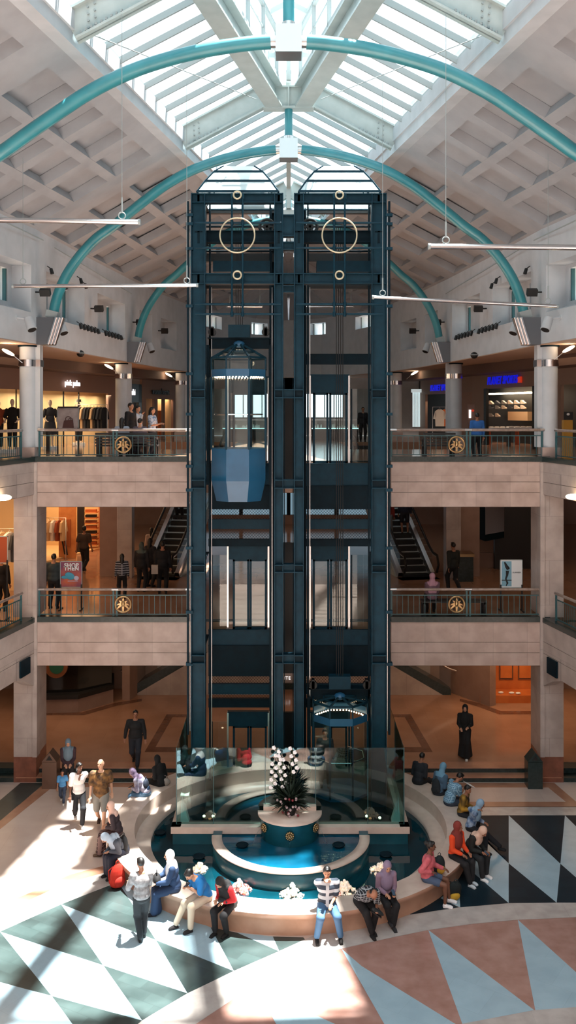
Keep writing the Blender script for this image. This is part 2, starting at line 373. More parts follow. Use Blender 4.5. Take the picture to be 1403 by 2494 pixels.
# upper level far wall under the apse
s = MB()
for x0, x1 in ((-16, -3.3), (-1.0, 1.0), (3.3, 16)): s.box(x0, x1, 56.3, 56.6, F2, 12.9)
s.box(-3.3, 3.3, 56.3, 56.6, F2, F2+1.1); s.box(-3.3, 3.3, 56.3, 56.6, 11.9, 12.9)
struct(s, 'wall_back_upper', m_white)
for i, x0 in enumerate((-3.3, 1.0)):
    w = MB(); 
    for k in range(5): w.box(x0+k*.56, x0+k*.56+.06, 56.35, 56.5, F2+1.1, 11.9)
    w.k = 1; w.box(x0, x0+2.3, 56.42, 56.44, F2+1.1, 11.9); struct(w, 'window_%d' % (5+i), [m_steel, m_glass])
# ceiling of the upper gallery outside the wall line
s = MB(); pts = [(d, w) for d, w in WP if d >= 8]
for sg in (-1, 1):
    for (d0, w0), (d1, w1) in zip(pts, pts[1:]):
        q = [(sg*w0, d0, 12.83), (sg*w1, d1, 12.83), (sg*17, d1, 12.83), (sg*17, d0, 12.83)]
        s.prism(q, (0, 0, .025))
s.prism([(-17, 56, 12.86), (17, 56, 12.86), (17, 57, 12.86), (-17, 57, 12.86)], (0, 0, .12))
struct(s, 'ceiling_upper', m_ceil2)
# upper walls with deep window niches
def niche_list(): return [(9.5, 13.5), (15, 19), (21.5, 27.4), (28.6, 32.4), (33.9, 37.5), (39.6, 41.6), (43, 45.4)]
HIGH = [(49.4, 51.4), (54.2, 55.1)]
ZL, ZN0, ZN1, ZT = 12.86, 13.75, 15.12, 16.25
wn = 7
for sg, nm in ((-1, 'left'), (1, 'right')):
    s = MB(); T = 1.0
    def pt(D, off=0):
        e = .01; t = V((wx(min(D+e, 56))-wx(max(D-e, -4)), 2*e)); t.normalize(); n = V((t.y, -t.x))
        q = V((wx(D), D))+n*off; return V((sg*q.x, q.y))
    st_ = sorted(set([d for d, w in WP]+[x for n in niche_list()+HIGH for x in n]))
    for d0, d1 in zip(st_, st_[1:]):
        mid = (d0+d1)/2; inn = any(a < mid < b for a, b in niche_list())
        def wall(z0, z1, o0=0, o1=T):
            q = [pt(d0, o0), pt(d1, o0), pt(d1, o1), pt(d0, o1)]
            s.prism([(*p, z0) for p in q], (0, 0, z1-z0))
        if any(a < mid < b for a, b in HIGH): wall(ZL, 15.3); wall(15.98, ZT); continue
        wall(ZL, ZN0); wall(ZN1, ZT)
        if not inn: wall(ZN0, ZN1)
    for a, b in niche_list():
        mid = (a+b)/2; hw = .24 if b-a > 3 else .16
        # sloping sill
        s.prism([(*pt(a, 0), ZN0), (*pt(a, T), ZN0), (*pt(a, T), ZN0+.3)], V((*pt(b, 0), 0))-V((*pt(a, 0), 0)))
        TB = .6; sl_ = [(a+(b-a)*.42, hw), (a+(b-a)*.92, hw)] if b-a > 3 else [(a+(b-a)*.7, hw)]
        cuts = [a]+[v for m_, h_ in sl_ for v in (m_-h_, m_+h_)]+[b]
        def blk(S_, c0, c1, z0, z1, o0, o1):
            q = [pt(c0, o0), pt(c1, o0), pt(c1, o1), pt(c0, o1)]; S_.prism([(*p, z0) for p in q], (0, 0, z1-z0))
        for i in range(0, len(cuts), 2):
            if cuts[i+1] > cuts[i]+.01: blk(s, cuts[i], min(cuts[i+1], b), ZN0, ZN1, TB, T+.05)
        for m_, h_ in sl_:
            m1 = min(m_+h_, b); blk(s, m_-h_, m1, ZN0, ZN0+.3, TB, T+.05); blk(s, m_-h_, m1, ZN1-.12, ZN1, TB, T+.05)
            w = MB(); w.k = 1; blk(w, m_-h_, m1, ZN0+.3, ZN1-.12, TB+.1, TB+.13); w.k = 0
            for c in (m_-h_, m1-.05): blk(w, c, c+.05, ZN0+.3, ZN1-.12, TB+.05, TB+.16)
            struct(w, 'window_%d' % wn, [m_green, m_glass]); wn += 1
    for a, b in HIGH:
        w = MB(); w.k = 1; q = [pt(a, .4), pt(b, .4), pt(b, .43), pt(a, .43)]; w.prism([(*p, 15.3) for p in q], (0, 0, .68)); w.k = 0
        for c in (a, (a+b)/2, b-.06): q = [pt(c, .36), pt(c+.06, .36), pt(c+.06, .45), pt(c, .45)]; w.prism([(*p, 15.3) for p in q], (0, 0, .68))
        struct(w, 'window_%d' % wn, [m_steel, m_sky]); wn += 1
    if sg > 0: s.box(-.5, .5, 55.8, 57.2, ZL, ZT)
    struct(s, 'wall_%s' % nm, m_white)
# shell that closes the hall beside and behind the viewer
s = MB(); s.box(-17, 17, -4.3, -4, -.3, 20); struct(s, 'wall_front', m_stone2)
s = MB(); s.box(-17.3, -17, -4.3, 57, -.3, 13.2); struct(s, 'wall_outer_left', m_warmwall)
s = MB(); s.box(17, 17.3, -4.3, 57, -.3, 13.2); struct(s, 'wall_outer_right', m_warmwall)
# round columns of the upper gallery
def column(D, x, r, lab):
    t = thing('column', lab, 'column', (x, D, F2))
    sg = 1 if x > 0 else -1
    s = MB(); s.cyl((x, D, F2+.42), (x, D, 12.86), r, n=32); s.box(*(sorted((x-sg*r*1.55, x-sg*r*.2))), D-.05, D+.3, F2+.42, 12.86); s.build('shaft', m_white, t)
    s = MB(); s.cyl((x, D, 12.2), (x, D, 12.4), r+.03, n=32); s.box(*(sorted((x-sg*(r*1.55+.02), x-sg*r*.2))), D-.08, D+.33, 12.2, 12.4); s.build('chrome_band', m_chrome, t)
    s = MB(); s.cyl((x, D, 12.78), (x, D, 12.86), r+.05, n=32); s.build('cap_ring', m_navyd, t)
    s = MB(); s.box(x-r-.03, x+r+.03, D-r-.02, D+r, F2, F2+.42); s.build('base_block', m_stone, t)
for sg, sd in ((-1, 'left'), (1, 'right')):
    column(27.95, sg*7.72, .24, 'pale round column with chrome band at the %s front corner of the upper gallery' % sd)
    column(38.4, sg*6.8, .24, 'pale round column with chrome band, second along the %s upper gallery' % sd)
    column(47.5, sg*5.45, .24, 'pale round column with chrome band farthest back on the %s upper gallery' % sd)
for sg, sd, xx in ((-1, 'left', X(298, 35)), (1, 'right', X(1100, 35))):
    s = MB(); s.box(xx-.2, xx+.35, 35, 35.6, F1, 8.5); s.k = 1; s.box(xx-.9 if sg < 0 else xx+.35, xx-.2 if sg < 0 else xx+1.1, 35.3, 35.6, F1, 8.5)
    struct(s, 'wall_middle_pier_%s' % sd, [m_stone2, m_warmwall])
# ------------------------------------------------------------------ roof: gutters, coffers, ribs, skylight, lantern, arches
TG = .17
def XO(D): return max(.1, 3.47+TG*(28-D))      # outer edge of the gutter beam
ZG = 18.57; ZGL = 19.27                          # underside of gutter beam, height of the glass edge
def XI(D): return max(0.0, XO(D)-.33)
def XC(D): return .65+.194*(28-D)                # outer edge of the lantern beam (D < 28)
BAYS = [-3, 3.2, 11.6, 19.8, 28, 37.6, 46]
for sg, nm in ((-1, 'left'), (1, 'right')):
    s = MB()
    def g(x, D, z): return (sg*x, D, z)
    for a, b in zip(BAYS, BAYS[1:]):
        sec = lambda D: [g(XO(D), D, ZG), g(XI(D), D, ZG), g(XI(D), D, ZG+.3), g(XI(D)-.06, D, ZG+.3), g(XI(D)-.06, D, ZGL), g(XI(D)+.1, D, ZGL), g(XI(D)+.1, D, ZGL+.35), g(XO(D)+.3, D, ZGL+.35), g(XO(D)+.3, D, ZG+.17)]
        A, B = sec(a), sec(b); n = len(A)
        s.add(A+B, [tuple(range(n)), tuple(range(n, 2*n))]+[(i, (i+1) % n, n+(i+1) % n, n+i) for i in range(n)])
    struct(s, 'trim_gutter_%s' % nm, m_white)
    # coffered slopes between gutter beam and wall head
    s = MB(); dn = .30
    def Q(D, v, off=0):
        w = wx(min(D, 56))+.03; x = XO(D)*(1-v)+w*v; z = (ZG+.0)*(1-v)+(ZT-.05)*v
        nx, nz = .5, .86                         # outward/up normal
        return V((sg*(x+nx*off), D, z+nz*off))
    def strip(D0, D1, v0, v1, o0, o1):
        q = [Q(D0, v0, o0), Q(D1, v0, o0), Q(D1, v1, o0), Q(D0, v1, o0)]; r = [Q(D0, v0, o1), Q(D1, v0, o1), Q(D1, v1, o1), Q(D0, v1, o1)]
        s.add(q+r, [(0,1,2,3),(7,6,5,4),(0,4,5,1),(1,5,6,2),(2,6,7,3),(3,7,4,0)])
    bays = BAYS+[51]
    for a, b in zip(bays, bays[1:]):
        nc = 4 if b-a > 6 else 2; e = .42
        strip(a, b, -.03, 1.0, dn, dn+.12)
        cols = [a+(b-a)*(.07+.86*i/nc) for i in range(nc+1)]
        strip(a, cols[0], 0, 1, 0, dn); strip(cols[-1], b, 0, 1, 0, dn)
        w_ = (b-a)*.86/nc
        for i in range(nc):
            lo_, hi_ = cols[i], cols[i+1]
            for va, vb in ((0, .11), (.37, .43), (.68, .74), (.97, 1)): strip(lo_, hi_, va, vb, 0, dn)
            if i: strip(cols[i]-e/2, cols[i]+e/2, .05, 1, .012, dn)
    # apse end
    for a, b in ((51, 53), (53, 54.6), (54.6, 56)): strip(a, b, 0, 1, 0, .2)
    struct(s, 'ceiling_coffered_%s' % nm, m_coffer)
s = MB(); s.box(-.25, .25, 45.9, 56.6, ZG+.02, ZG+.2); s.prism([(-1.2, 55.2, ZG+.1), (1.2, 55.2, ZG+.1), (1.2, 57, ZT), (-1.2, 57, ZT)], (0, .1, .1)); struct(s, 'trim_apse_ridge', m_coffer)
# rafters (I-beams) with bolt groups
def ibeam(s, p, q, w, h, tf=.05, tw=.06):
    p = V(p); q = V(q); s.beam(p, q, tw, h)
    d = (q-p).normalized(); r = d.cross(V((0, 0, 1))).normalized(); u = r.cross(d)
    for k in (-1, 1): s.beam(p+u*k*(h/2-tf/2), q+u*k*(h/2-tf/2), w, tf)
for D in BAYS[1:-1]:
    for sg, nm in ((-1, 'left'), (1, 'right')):
        xi = XI(D)+.05; xc = XC(D)+.1 if D <= 28 else .05
        p = V((sg*xi, D, 18.93)); q = V((sg*xc, D, 18.93+.53*(xi-xc)))
        t = thing('roof_rafter', 'grey steel rafter, %s skylight slope, %s' % (nm, {3.2:'far overhead behind the viewer', 11.6:'just overhead', 19.8:'nearest at the picture top', 28:'meeting the roof hub', 37.6:'farthest back above the lift towers'}[D]), 'rafter', p)
        s = MB(); ibeam(s, p, q, .32, .66); s.build('beam', m_steel, t)
        if 15 < D < 40:
            s = MB(); d = (q-p).normalized(); u = V((-d.z*sg, 0, d.x*sg)); u = u if u.z > 0 else -u
            for i in range(2):
                for j in range(4):
                    c = p+d*(.35+.16*i+.06*j)+u*(-.2+.13*j); s = MB(); s.cyl(c+V((0, -.03, 0)), c+V((0, -.075, 0)), .026, n=8); s.build('bolt', m_bar, t)
            s = MB()
            for i in range(9):
                c = p+d*(.15+.12*i)-u*.27; s = MB(); s.cyl(c+V((0,-.13,0)), c+V((0,-.13,.05)), .028, n=6); s.build('flange_bolt', m_bar, t)
# lantern beams, hub, ridge
for sg, nm in ((-1, 'left'), (1, 'right')):
    s = MB()
    a = V((sg*(XC(-3)-.25), -3, 19.87)); b = V((sg*(XC(28)-.25), 28, 19.87))
    s.beam(a, b, .5, .06); s.beam(a+V((0, 0, .32)), b+V((0, 0, .32)), .07, .6); s.beam(a+V((0, 0, .63)), b+V((0, 0, .63)), .5, .06)
    t = thing('lantern_beam', 'long grey steel beam along the %s side of the raised roof lantern' % nm, 'beam', (sg*3, 12, 19.87)); s.build('beam', m_steel, t)
    # lantern side glazing: posts, frames and glass
    s = MB(); g_ = MB(); inn = .42
    def L(D, z): return V((sg*(XC(D)-inn), D, z))
    n = 14
    for i in range(n+1):
        D = 27.4-i*1.75
        if D > 2: s.beam(L(D, 20.5), L(D, 22.0), .11, .11, (0, 1, 0))
    for z, w in ((20.62, .14), (21.95, .16), (21.3, .05)): s.beam(L(2, z), L(27.6, z), w*.6, w)
    t2 = thing('lantern_glazing', 'upright glazed %s side of the raised roof lantern' % nm, 'glazing', (sg*3, 12, 20.5))
    s.build('frame', m_bar, t2)
    g_.add([L(2, 20.65), L(27.6, 20.65), L(27.6, 21.95), L(2, 21.95)], [(0, 1, 2, 3)]); g_.build('pane', m_sky, t2)
    # lantern roof
    s = MB(); g_ = MB()
    for i in range(20):
        D = 27.6-i*1.28; s.beam(L(D, 22.0), (0, D, 22.0+.5*(XC(D)-inn)), .06, .14)
    s.beam(L(2, 22.02), L(27.6, 22.02), .12, .12)
    t3 = thing('lantern_roof', '%s half of the pitched glass roof of the lantern' % nm, 'glass roof', (sg*1, 12, 22.2))
    s.build('frame', m_steel, t3)
    R_ = lambda D: V((0, D, 22.08+.5*(XC(D)-inn)))
    g_.add([L(2, 22.08), L(27.6, 22.08), R_(27.6), R_(2)], [(0, 1, 2, 3)]); g_.build('pane', m_sky, t3)
t = thing('roof_hub', 'grey steel hub plate and trusses where the lantern beams meet above the lifts', 'roof hub', (0, 28, 19.9))
s = MB(); s.box(-.7, .7, 27.95, 28.05, 19.85, 20.5); s.box(-.75, .75, 27.8, 28.2, 19.82, 19.88); s.box(-.5, .5, 27.85, 28.15, 20.45, 20.5); s.box(-.02, .02, 27.85, 27.95, 19.88, 20.45); s.build('hub_plate', m_steel, t)
s = MB(); s.box(-.6, .6, 27.4, 27.5, 21.15, 21.3); s.beam((0, 27.45, 20.5), (0, 27.45, 22.3), .12, .12, (0, 1, 0)); s.beam((-.55, 27.45, 21.3), (0, 27.45, 22.3), .1, .1, (0, 1, 0)); s.beam((.55, 27.45, 21.3), (0, 27.45, 22.3), .1, .1, (0, 1, 0)); s.build('end_truss', m_steel, t)
for D in (19.4, 23.4, 12):
    w = XC(D)-.42; s = MB(); s.box(-w, w, D-.06, D+.06, 21.9, 22.05)
    for k in (-1, 1): s.beam((k*w, D, 21.95), (k*.12, D, 22.0+.45*w), .1, .1, (0, 1, 0)); s.beam((k*.16, D, 22.05+.3*w), (k*.5*w, D, 22.0), .08, .08, (0, 1, 0))
    s.build('cross_truss', m_steel, t)
s = MB(); s.beam((0, 28, 20.78), (0, 37.6, 20.0-.2), .16, .3); s.beam((0, 37.6, 19.8), (0, 46, 19.2), .16, .3); s.box(-.09, .09, 37.3, 37.6, 18.9, 19.8); s.box(-.72, .72, 37.4, 37.6, 18.55, 18.85)
t = thing('ridge_beam', 'grey ridge beam of the skylight running back behind the lifts', 'beam', (0, 37, 19.9)); s.build('beam', m_steel, t)
m_gasket = M('dark_gasket', (58, 68, 72), .6)
# skylight panes between the rafters with glazing bars
k = 0
for a, b in zip(BAYS, BAYS[1:]):
    for sg, nm in ((-1, 'left'), (1, 'right')):
        def top(D):
            x = XC(D)+.02 if D <= 28 and b <= 28 else 0.0
            return V((sg*x, D, ZGL+.03+.53*max(0, XI(D)-x)))
        def bot(D): return V((sg*(XI(D)+.02), D, ZGL+.03))
        s = MB(); n = max(4, int(round((b-a)/.92)))
        for i in range(1, n):
            D = a+(b-a)*i/n; p, q = bot(D), top(D)
            if (q-p).length > .3: s.beam(p-V((0, 0, .08)), q-V((0, 0, .08)), .06, .15)
            s.k = 2
            if (q-p).length > .3: s.beam(p+V((0, .1, -.02)), q+V((0, .1, -.02)), .035, .07)
            s.k = 0
        for f in (.0, .99): s.beam(bot(a).lerp(top(a), f), bot(b).lerp(top(b), f), .1, .1)
        s.k = 1; s.add([bot(a)+V((0,0,.03)), bot(b)+V((0,0,.03)), top(b)+V((0,0,.03)), top(a)+V((0,0,.03))], [(0, 1, 2, 3)[::sg]])
        struct(s, 'window_skylight_%d' % (k+1), [m_bar, m_sky, m_gasket]); k += 1
# teal tubular arches
prof = [(0, 635), (60, 632), (120, 622), (180, 606), (240, 583), (300, 549), (343, 517), (395, 476), (430, 447), (469, 419), (505, 381), (536, 338), (556, 298), (567, 265), (573, 235)]
m_bracket = M('bracket_grey_metal', (112, 116, 122), .35, .8)
def arch(D, wf, lab):
    z0 = 18.63; t = thing('arch_tube', lab, 'arch', (0, D, z0))
    k = 28/2300
    for sg, nm in ((-1, 'left'), (1, 'right')):
        pts = [V((sg*max(x*k*wf, .38), D, H+y*k)) for x, y in prof]
        fine = []
        for i in range(len(pts)-1):
            p0, p1, p2, p3 = pts[max(i-1, 0)], pts[i], pts[i+1], pts[min(i+2, len(pts)-1)]
            for j in range(4):
                u = j/4; fine.append(.5*((2*p1)+(p2-p0)*u+(2*p0-5*p1+4*p2-p3)*u*u+(3*p1-p0-3*p2+p3)*u**3))
        fine.append(pts[-1])
        s = MB(); s.tube(fine, .15, 16); s.build('tube', m_teal, t)
        s = MB(); s.cyl((sg*.2, D, H+635*k-.0), (sg*.42, D, H+635*k), .125, n=16); s.build('sleeve', m_silver, t)
        # foot: bracket with polished rollers on the wall
        f = fine[-1]; fx = abs(f.x)
        s = MB(); s.obox((sg*(fx+.02), D, f.z-.02), (.34, .34, .22), Matrix.Rotation(-sg*.25, 3, 'Y')); s.build('foot_socket', m_bar, t)
        s = MB(); s.prism([(sg*(fx-.3), D-.25, f.z-.12), (sg*(fx+.55), D-.25, f.z-.12), (sg*(fx+.55), D-.25, f.z-.92), (sg*(fx-.02), D-.25, f.z-.92)], (0, .5, 0)); s.build('bracket', m_bracket, t)
        s = MB()
        for q in range(3): s.cyl((sg*(fx-.34+.09*q), D-.27, f.z-.13), (sg*(fx-.1+.09*q), D-.27, f.z-.92), .06, n=12)
        s.build('roller', m_chrome, t)
    s = MB(); s.box(-.27, .27, D-.27, D+.27, z0-.3, z0+.28); s.build('node_box', m_silver, t)
    s = MB(); s.cyl((0, D, z0+.25), (0, D, z0+.4), .14, n=16); s.build('collar', m_silver, t)
    s = MB(); s.cyl((0, D, z0+.38), (0, D, 19.85 if D > 25 else 22.2), .12, n=16); s.build('post', m_teal, t)
    return t
arch(11.6, 1.28, 'teal tubular arch overhead, behind the picture edge')
arch(19.8, 1.14, 'nearest teal tubular arch with a silver node box at its crown, top of the photo')
arch(28, 1.0, 'second teal tubular arch, crown just above the lift towers and feet on the side walls')
arch(38, .87, 'farthest teal tubular arch, mostly behind the lift towers')
# suspended polished light tubes
def ltube(x0, y0, x1, y1, D, r, lab, wires=()):
    p, q = P(x0, y0, D), P(x1, y1, D); t = thing('hanging_tube', lab, 'hanging tube', (p+q)/2, 'polished tubes hanging under the roof')
    s = MB(); s.cyl(p, q, r, n=20); s.build('tube', m_chrome, t)
    s = MB(); d = (q-p).normalized(); s.cyl(p-d*.02, p+d*.03, r*1.08, n=20); s.build('end_cap', m_bar, t); s = MB(); s.cyl(q-d*.03, q+d*.02, r*1.08, n=20); s.build('end_cap', m_bar, t)
    for xw in wires:
        f = (xw-x0)/(x1-x0); c = p.lerp(q, f)
        s = MB(); s.ring(c+V((0, 0, r+.07)), .07, .012, (0, 1, 0), 16, 6); s.cyl(c+V((0, 0, r+.14)), c+V((0, 0, r+.45)), .018, n=6); s.build('hook', m_bar, t)
        xr = abs(c.x); zt = 19.0 if xr < XO(D) else ZG-(xr-XO(D))/(wx(D)-XO(D))*(ZG-ZT)
        s = MB(); s.cyl(c+V((0, 0, r+.14)), (c.x, c.y, zt+.1), .007, n=5); s.build('wire', m_bar, t)
ltube(-260, 532, 340, 541, 19.5, .055, 'bright polished tube hanging across the left arch, upper of the left pair', (297, -150))
ltube(31, 697, 481, 695, 23.6, .047, 'thin polished tube hanging left of the lift towers, lower of the left pair', (56, 455))
ltube(1045, 600, 1660, 605, 19.5, .06, 'bright polished tube hanging at the right edge, upper of the right pair', (1086, 1500))
ltube(908, 724, 1358, 746, 23.6, .047, 'thin polished tube hanging right of the lift towers, lower of the right pair', (932, 1335))
ltube(553, 747, 640, 747, 44, .05, 'short polished tube far behind the left lift tower', (560, 633))
ltube(740, 747, 862, 747, 44, .05, 'short polished tube far behind the right lift tower', (748, 855))
# bracing cables below the skylight
def cable(p, q, lab, r=.012):
    s = MB(); s.cyl(p, q, r, n=5); tag(s.build('bracing_cable', m_bar), lab, 'cable')
for sg, nm in ((-1, 'left'), (1, 'right')):
    cable((sg*4.35, 20.2, 19.0), (sg*.95, 27.6, 20.0), 'thin bracing cable slanting under the %s skylight slope' % nm)
    cable((sg*(wx(28)-.12), 28, 15.95), (sg*(wx(20)-.45), 20, 15.95), 'thin cable strung along the head of the %s upper wall' % nm, .02)
    cable((sg*(wx(29)-.12), 29, 15.9), (sg*(wx(38)-.12), 38, 15.6), 'thin cable strung along the %s upper wall behind the second arch' % nm, .015)
# lamps on the upper walls
def spot(p, kind, sg, lab, grp):
    p = V(p)
    t = thing('wall_spotlight', lab, 'spotlight', p, grp)
    if kind == 'flood':
        s = MB(); s.obox(p, (.3, .16, .2), Matrix.Rotation(.5, 3, 'X')); s.build('housing', m_black, t)
        s = MB(); s.cyl(p, p+V((sg*.35, .1, .02)), .025, n=8); s.build('arm', m_black, t)
    elif kind == 'can':
        s = MB(); s.cyl(p+V((0, 0, .13)), p+V((-sg*.13, -.08, -.2)), .12, .14, 18); s.build('housing', m_white, t)
        s = MB(); s.cyl(p+V((-sg*.13, -.08, -.2)), p+V((-sg*.137, -.085, -.215)), .12, n=18); s.build('lens', m_black, t)
        s = MB(); s.cyl(p+V((0, 0, .1)), p+V((sg*.35, .1, .16)), .03, n=8); s.cyl(p+V((sg*.33, .1, .16)), p+V((sg*.4, .1, .16)), .1, n=12); s.build('arm', m_white, t)
    else:
        s = MB(); s.cyl(p, p+V((-sg*.05, -.02, -.16)), .05, .06, 10); s.build('housing', m_black, t)
        s = MB(); s.cyl(p, p+V((sg*.12, .03, .08)), .015, n=6); s.build('arm', m_black, t)
for sg, nm in ((-1, 'left'), (1, 'right')):
    m = lambda x: x if sg < 0 else 1406-x
    fl = [((107, 712), 27.6), ((232, 752), 33), ((334, 785), 38.5), ((403, 806), 42.5)]
    for i, ((x, y), D) in enumerate(fl):
        spot((sg*(wx(D)-.32), D, Z(y, D)), 'flood', sg, 'black floodlight on the %s upper wall, %s' % (nm, ['nearest, beside the arch foot', 'second, below the small windows', 'third, near the farther arch', 'last before the lift tower'][i]), 'floodlights')
    spot((sg*(wx(26.4)-.35), 26.4, Z(786, 26.4)), 'can', sg, 'white can spotlight on the %s wall just outside the arch foot' % nm, 'can spotlights')
    spot((sg*(wx(29)-.3), 29, Z(796, 29)), 'can', sg, 'white can spotlight on the %s wall just inside the arch foot' % nm, 'can spotlights')
    spot((sg*(wx(40)-.3), 40, Z(845, 40)), 'can', sg, 'white can spotlight by the farther arch foot on the %s wall' % nm, 'can spotlights')
    for i in range(12):
        D = 31.4+.4*i+(.5 if i > 5 else 0)
        spot((sg*(wx(D)-.16), D, 13.78), 'mini', sg, 'small black spotlight in the row on the %s wall ledge' % nm, 'row of small spotlights on the %s ledge' % nm)
    for i, (D, zz) in enumerate(((28.6, 15.5), (29.9, 15.2), (31.5, 15.6), (32.0, 15.5))):
        spot((sg*(wx(D)-.14), D, zz-.3), 'mini', sg, 'small black spotlight high on the %s wall by the second arch' % nm, 'high small spotlights on the %s wall' % nm)
# ------------------------------------------------------------------ the twin lift towers
DF, DB = 25.0, 27.3
def bx(s, x0, x1, y0, y1, D, d0, d1): s.box(X(x0, D), X(x1, D), d0, d1, Z(y1, D), Z(y0, D)); return s
def hcol(x0, x1, y0, y1, D, par, nm='column', m=None):        # H-section column, flanges at the sides
    s = MB(); bx(s, x0, x1, y0, y1, D, D+.12, D+.15); w = 2.2
    bx(s, x0, x0+w, y0, y1, D, D-.02, D+.3); bx(s, x1-w, x1, y0, y1, D, D-.02, D+.3)
    return s.build(nm, m or m_navy, par)
def hbeam(x0, x1, y0, y1, D, par, nm='cross_beam', m=None):
    s = MB(); bx(s, x0, x1, y0, y1, D, D+.1, D+.14); w = 2.2
    bx(s, x0, x1, y0, y0+w, D, D, D+.3); bx(s, x0, x1, y1-w, y1, D, D, D+.3)
    return s.build(nm, m or m_navy, par)
YB = 1950
TW = []
for k, (nm, a, b, c, d) in enumerate((('left', 465, 500, 668, 690), ('right', 905, 942, 716, 740))):
    sg = -1 if k == 0 else 1; x0, x1 = min(a, b, c, d), max(a, b, c, d)
    root = thing('lift_tower', '%s dark blue steel lift tower with ring ornaments at its head' % nm, 'lift tower', (X((x0+x1)/2, DF), DF, 0), 'twin lift towers'); TW.append(root)
    hcol(a, b, 470, YB+50, DF, root); hcol(c, d, 470, YB+50, DF, root)
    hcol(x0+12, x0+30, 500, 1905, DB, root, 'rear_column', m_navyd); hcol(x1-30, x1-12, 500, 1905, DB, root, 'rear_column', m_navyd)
    # guide rails inside the shaft
    for gx in ((511, 658) if k == 0 else (750, 899)):
        s = MB(); bx(s, gx-2, gx+2, 480, 1900, 26.3, 26.3, 26.4); s.build('guide_rail', m_navyd, root)
        s = MB(); bx(s, gx+4, gx+5.5, 700, 1900, 26.3, 26.28, 26.32); s.build('guide_strip', m_silver, root)
    # outer service pipe with clamps
    ox = 458 if k == 0 else 949
    s = MB(); bx(s, ox-3, ox+2, 490, 1790, DF, DF, DF+.08); s.build('service_pipe', m_navyd, root)
    s = MB(); s.cyl(P(ox+(5 if k == 0 else -5), 520, DF), P(ox+(5 if k == 0 else -5), 1780, DF), .012, n=6); s.build('service_line', m_silver, root)
    for y in (523, 545, 605, 745, 910, 1008, 1135, 1193, 1334, 1490, 1617): s = MB(); bx(s, ox-5 if k == 0 else ox-10, ox+12 if k == 0 else ox+7, y-3, y+4, DF, DF-.04, DF+.12); s.build('pipe_clamp', m_navy, root)
    # head beams
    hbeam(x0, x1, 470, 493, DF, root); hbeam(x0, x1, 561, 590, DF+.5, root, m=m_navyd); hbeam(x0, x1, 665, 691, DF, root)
    s = MB(); bx(s, x0+34, x1-22, 499, 519, DB, DB, DB+.2); s.build('rear_beam', m_black, root)
    s = MB(); bx(s, x0+34, x1-22, 617, 637, DB, DB, DB+.2); s.build('rear_beam', m_black, root)
    s = MB(); bx(s, x0+55, x1-32, 638, 664, 26.3, 26.1, 26.8); s.build('machine_housing', m_navy, root)
    s = MB(); bx(s, x0+36, x1-28, 691, 703, DB, DB, DB+.2); s.build('rear_beam', m_black, root)
    for y in (543, 604, 741, 765):
        s = MB(); s.cyl(P(x0+(10 if k == 0 else 5), y, DF-.08), P(x1-(10 if k == 1 else 5), y, DF-.08), .03, n=10); s.build('cross_pipe', m_navy, root)
    for y in (552, 612):
        s = MB(); s.cyl(P(x0+34, y, 26.5), P(x1-24, y, 26.5), .03, n=8); s.build('cross_pipe', m_navyd, root)
    # side beams tying front and rear columns
    for y0, y1 in ((470, 493), (561, 590), (665, 691), (948, 970), (1168, 1190), (1375, 1395), (1595, 1617)):
        for xx in (X((a+b)/2, DF), X((c+d)/2, DF)):
            s = MB(); s.box(xx-.03, xx+.03, DF+.1, DB, Z(y1, DF), Z(y0, DF)); s.box(xx-.1, xx+.1, DF+.1, DB, Z(y0, DF)-.03, Z(y0, DF)); s.build('side_beam', m_navyd, root)
    # stiffener plates on the columns
    for y0, y1 in ((948, 970), (1168, 1190), (1375, 1395), (1595, 1617)):
        for q0, q1 in ((a, b), (c, d)):
            s = MB(); bx(s, q0, q1, y0, y0+2.5, DF, DF-.04, DF+.2); bx(s, q0, q1, y1-2.5, y1, DF, DF-.04, DF+.2); s.k = 1; bx(s, q0, q1, y0, y1, DF, DF+.05, DF+.1); s.build('splice_plate', [m_navy, m_navyd], root)
    # paired ornament rods with collars
    rc = 578 if k == 0 else 827
    for xx in (rc-13, rc+13):
        s = MB(); s.cyl(P(xx, 470, DF-.14), P(xx, 768, DF-.14), .026, n=10)
        for y in (478, 543, 604, 672, 741, 765): s.cyl(P(xx, y-6, DF-.14), P(xx, y+6, DF-.14), .04, n=10)
        s.build('ornament_rod', m_navy, root)
    for y, r in ((475, 9), (573, 42), (670, 9.5)):
        s = MB(); s.ring(P(rc, y, DF-.2), r*DF/F, .022 if r > 20 else .024, (0, 1, 0), 48, 8); s.build('ring_ornament', m_cream, root)
    # sheave
    px = 650 if k == 0 else 755
    s = MB(); c_ = P(px, 552, 26.3); n = 30
    s.ring(c_, .2, .045, (0, 1, 0), 32, 8); s.ring(c_, .08, .03, (0, 1, 0), 20, 8)
    for i in range(6):
        t = i*math.pi/3; s.beam(c_, c_+V((math.cos(t)*.2, 0, math.sin(t)*.2)), .05, .06, (0, 1, 0))
    s.build('sheave', m_black, root)
    # wall-side shields at the floors, door frames at the landings
    sx0, sx1 = (508, 660) if k == 0 else (745, 905)
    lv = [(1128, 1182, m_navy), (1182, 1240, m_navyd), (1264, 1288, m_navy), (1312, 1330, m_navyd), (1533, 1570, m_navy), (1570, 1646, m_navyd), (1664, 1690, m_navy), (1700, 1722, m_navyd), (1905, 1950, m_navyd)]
    if k == 1: lv += [(862, 888, m_navyd)]
    for y0, y1, mm in lv:
        s = MB(); bx(s, sx0, sx1, y0, y1, 27.45, 27.4, 27.5); bx(s, sx0, sx1, y0, y0+1.5, 27.45, 27.36, 27.4); s.build('landing_beam', mm, root)
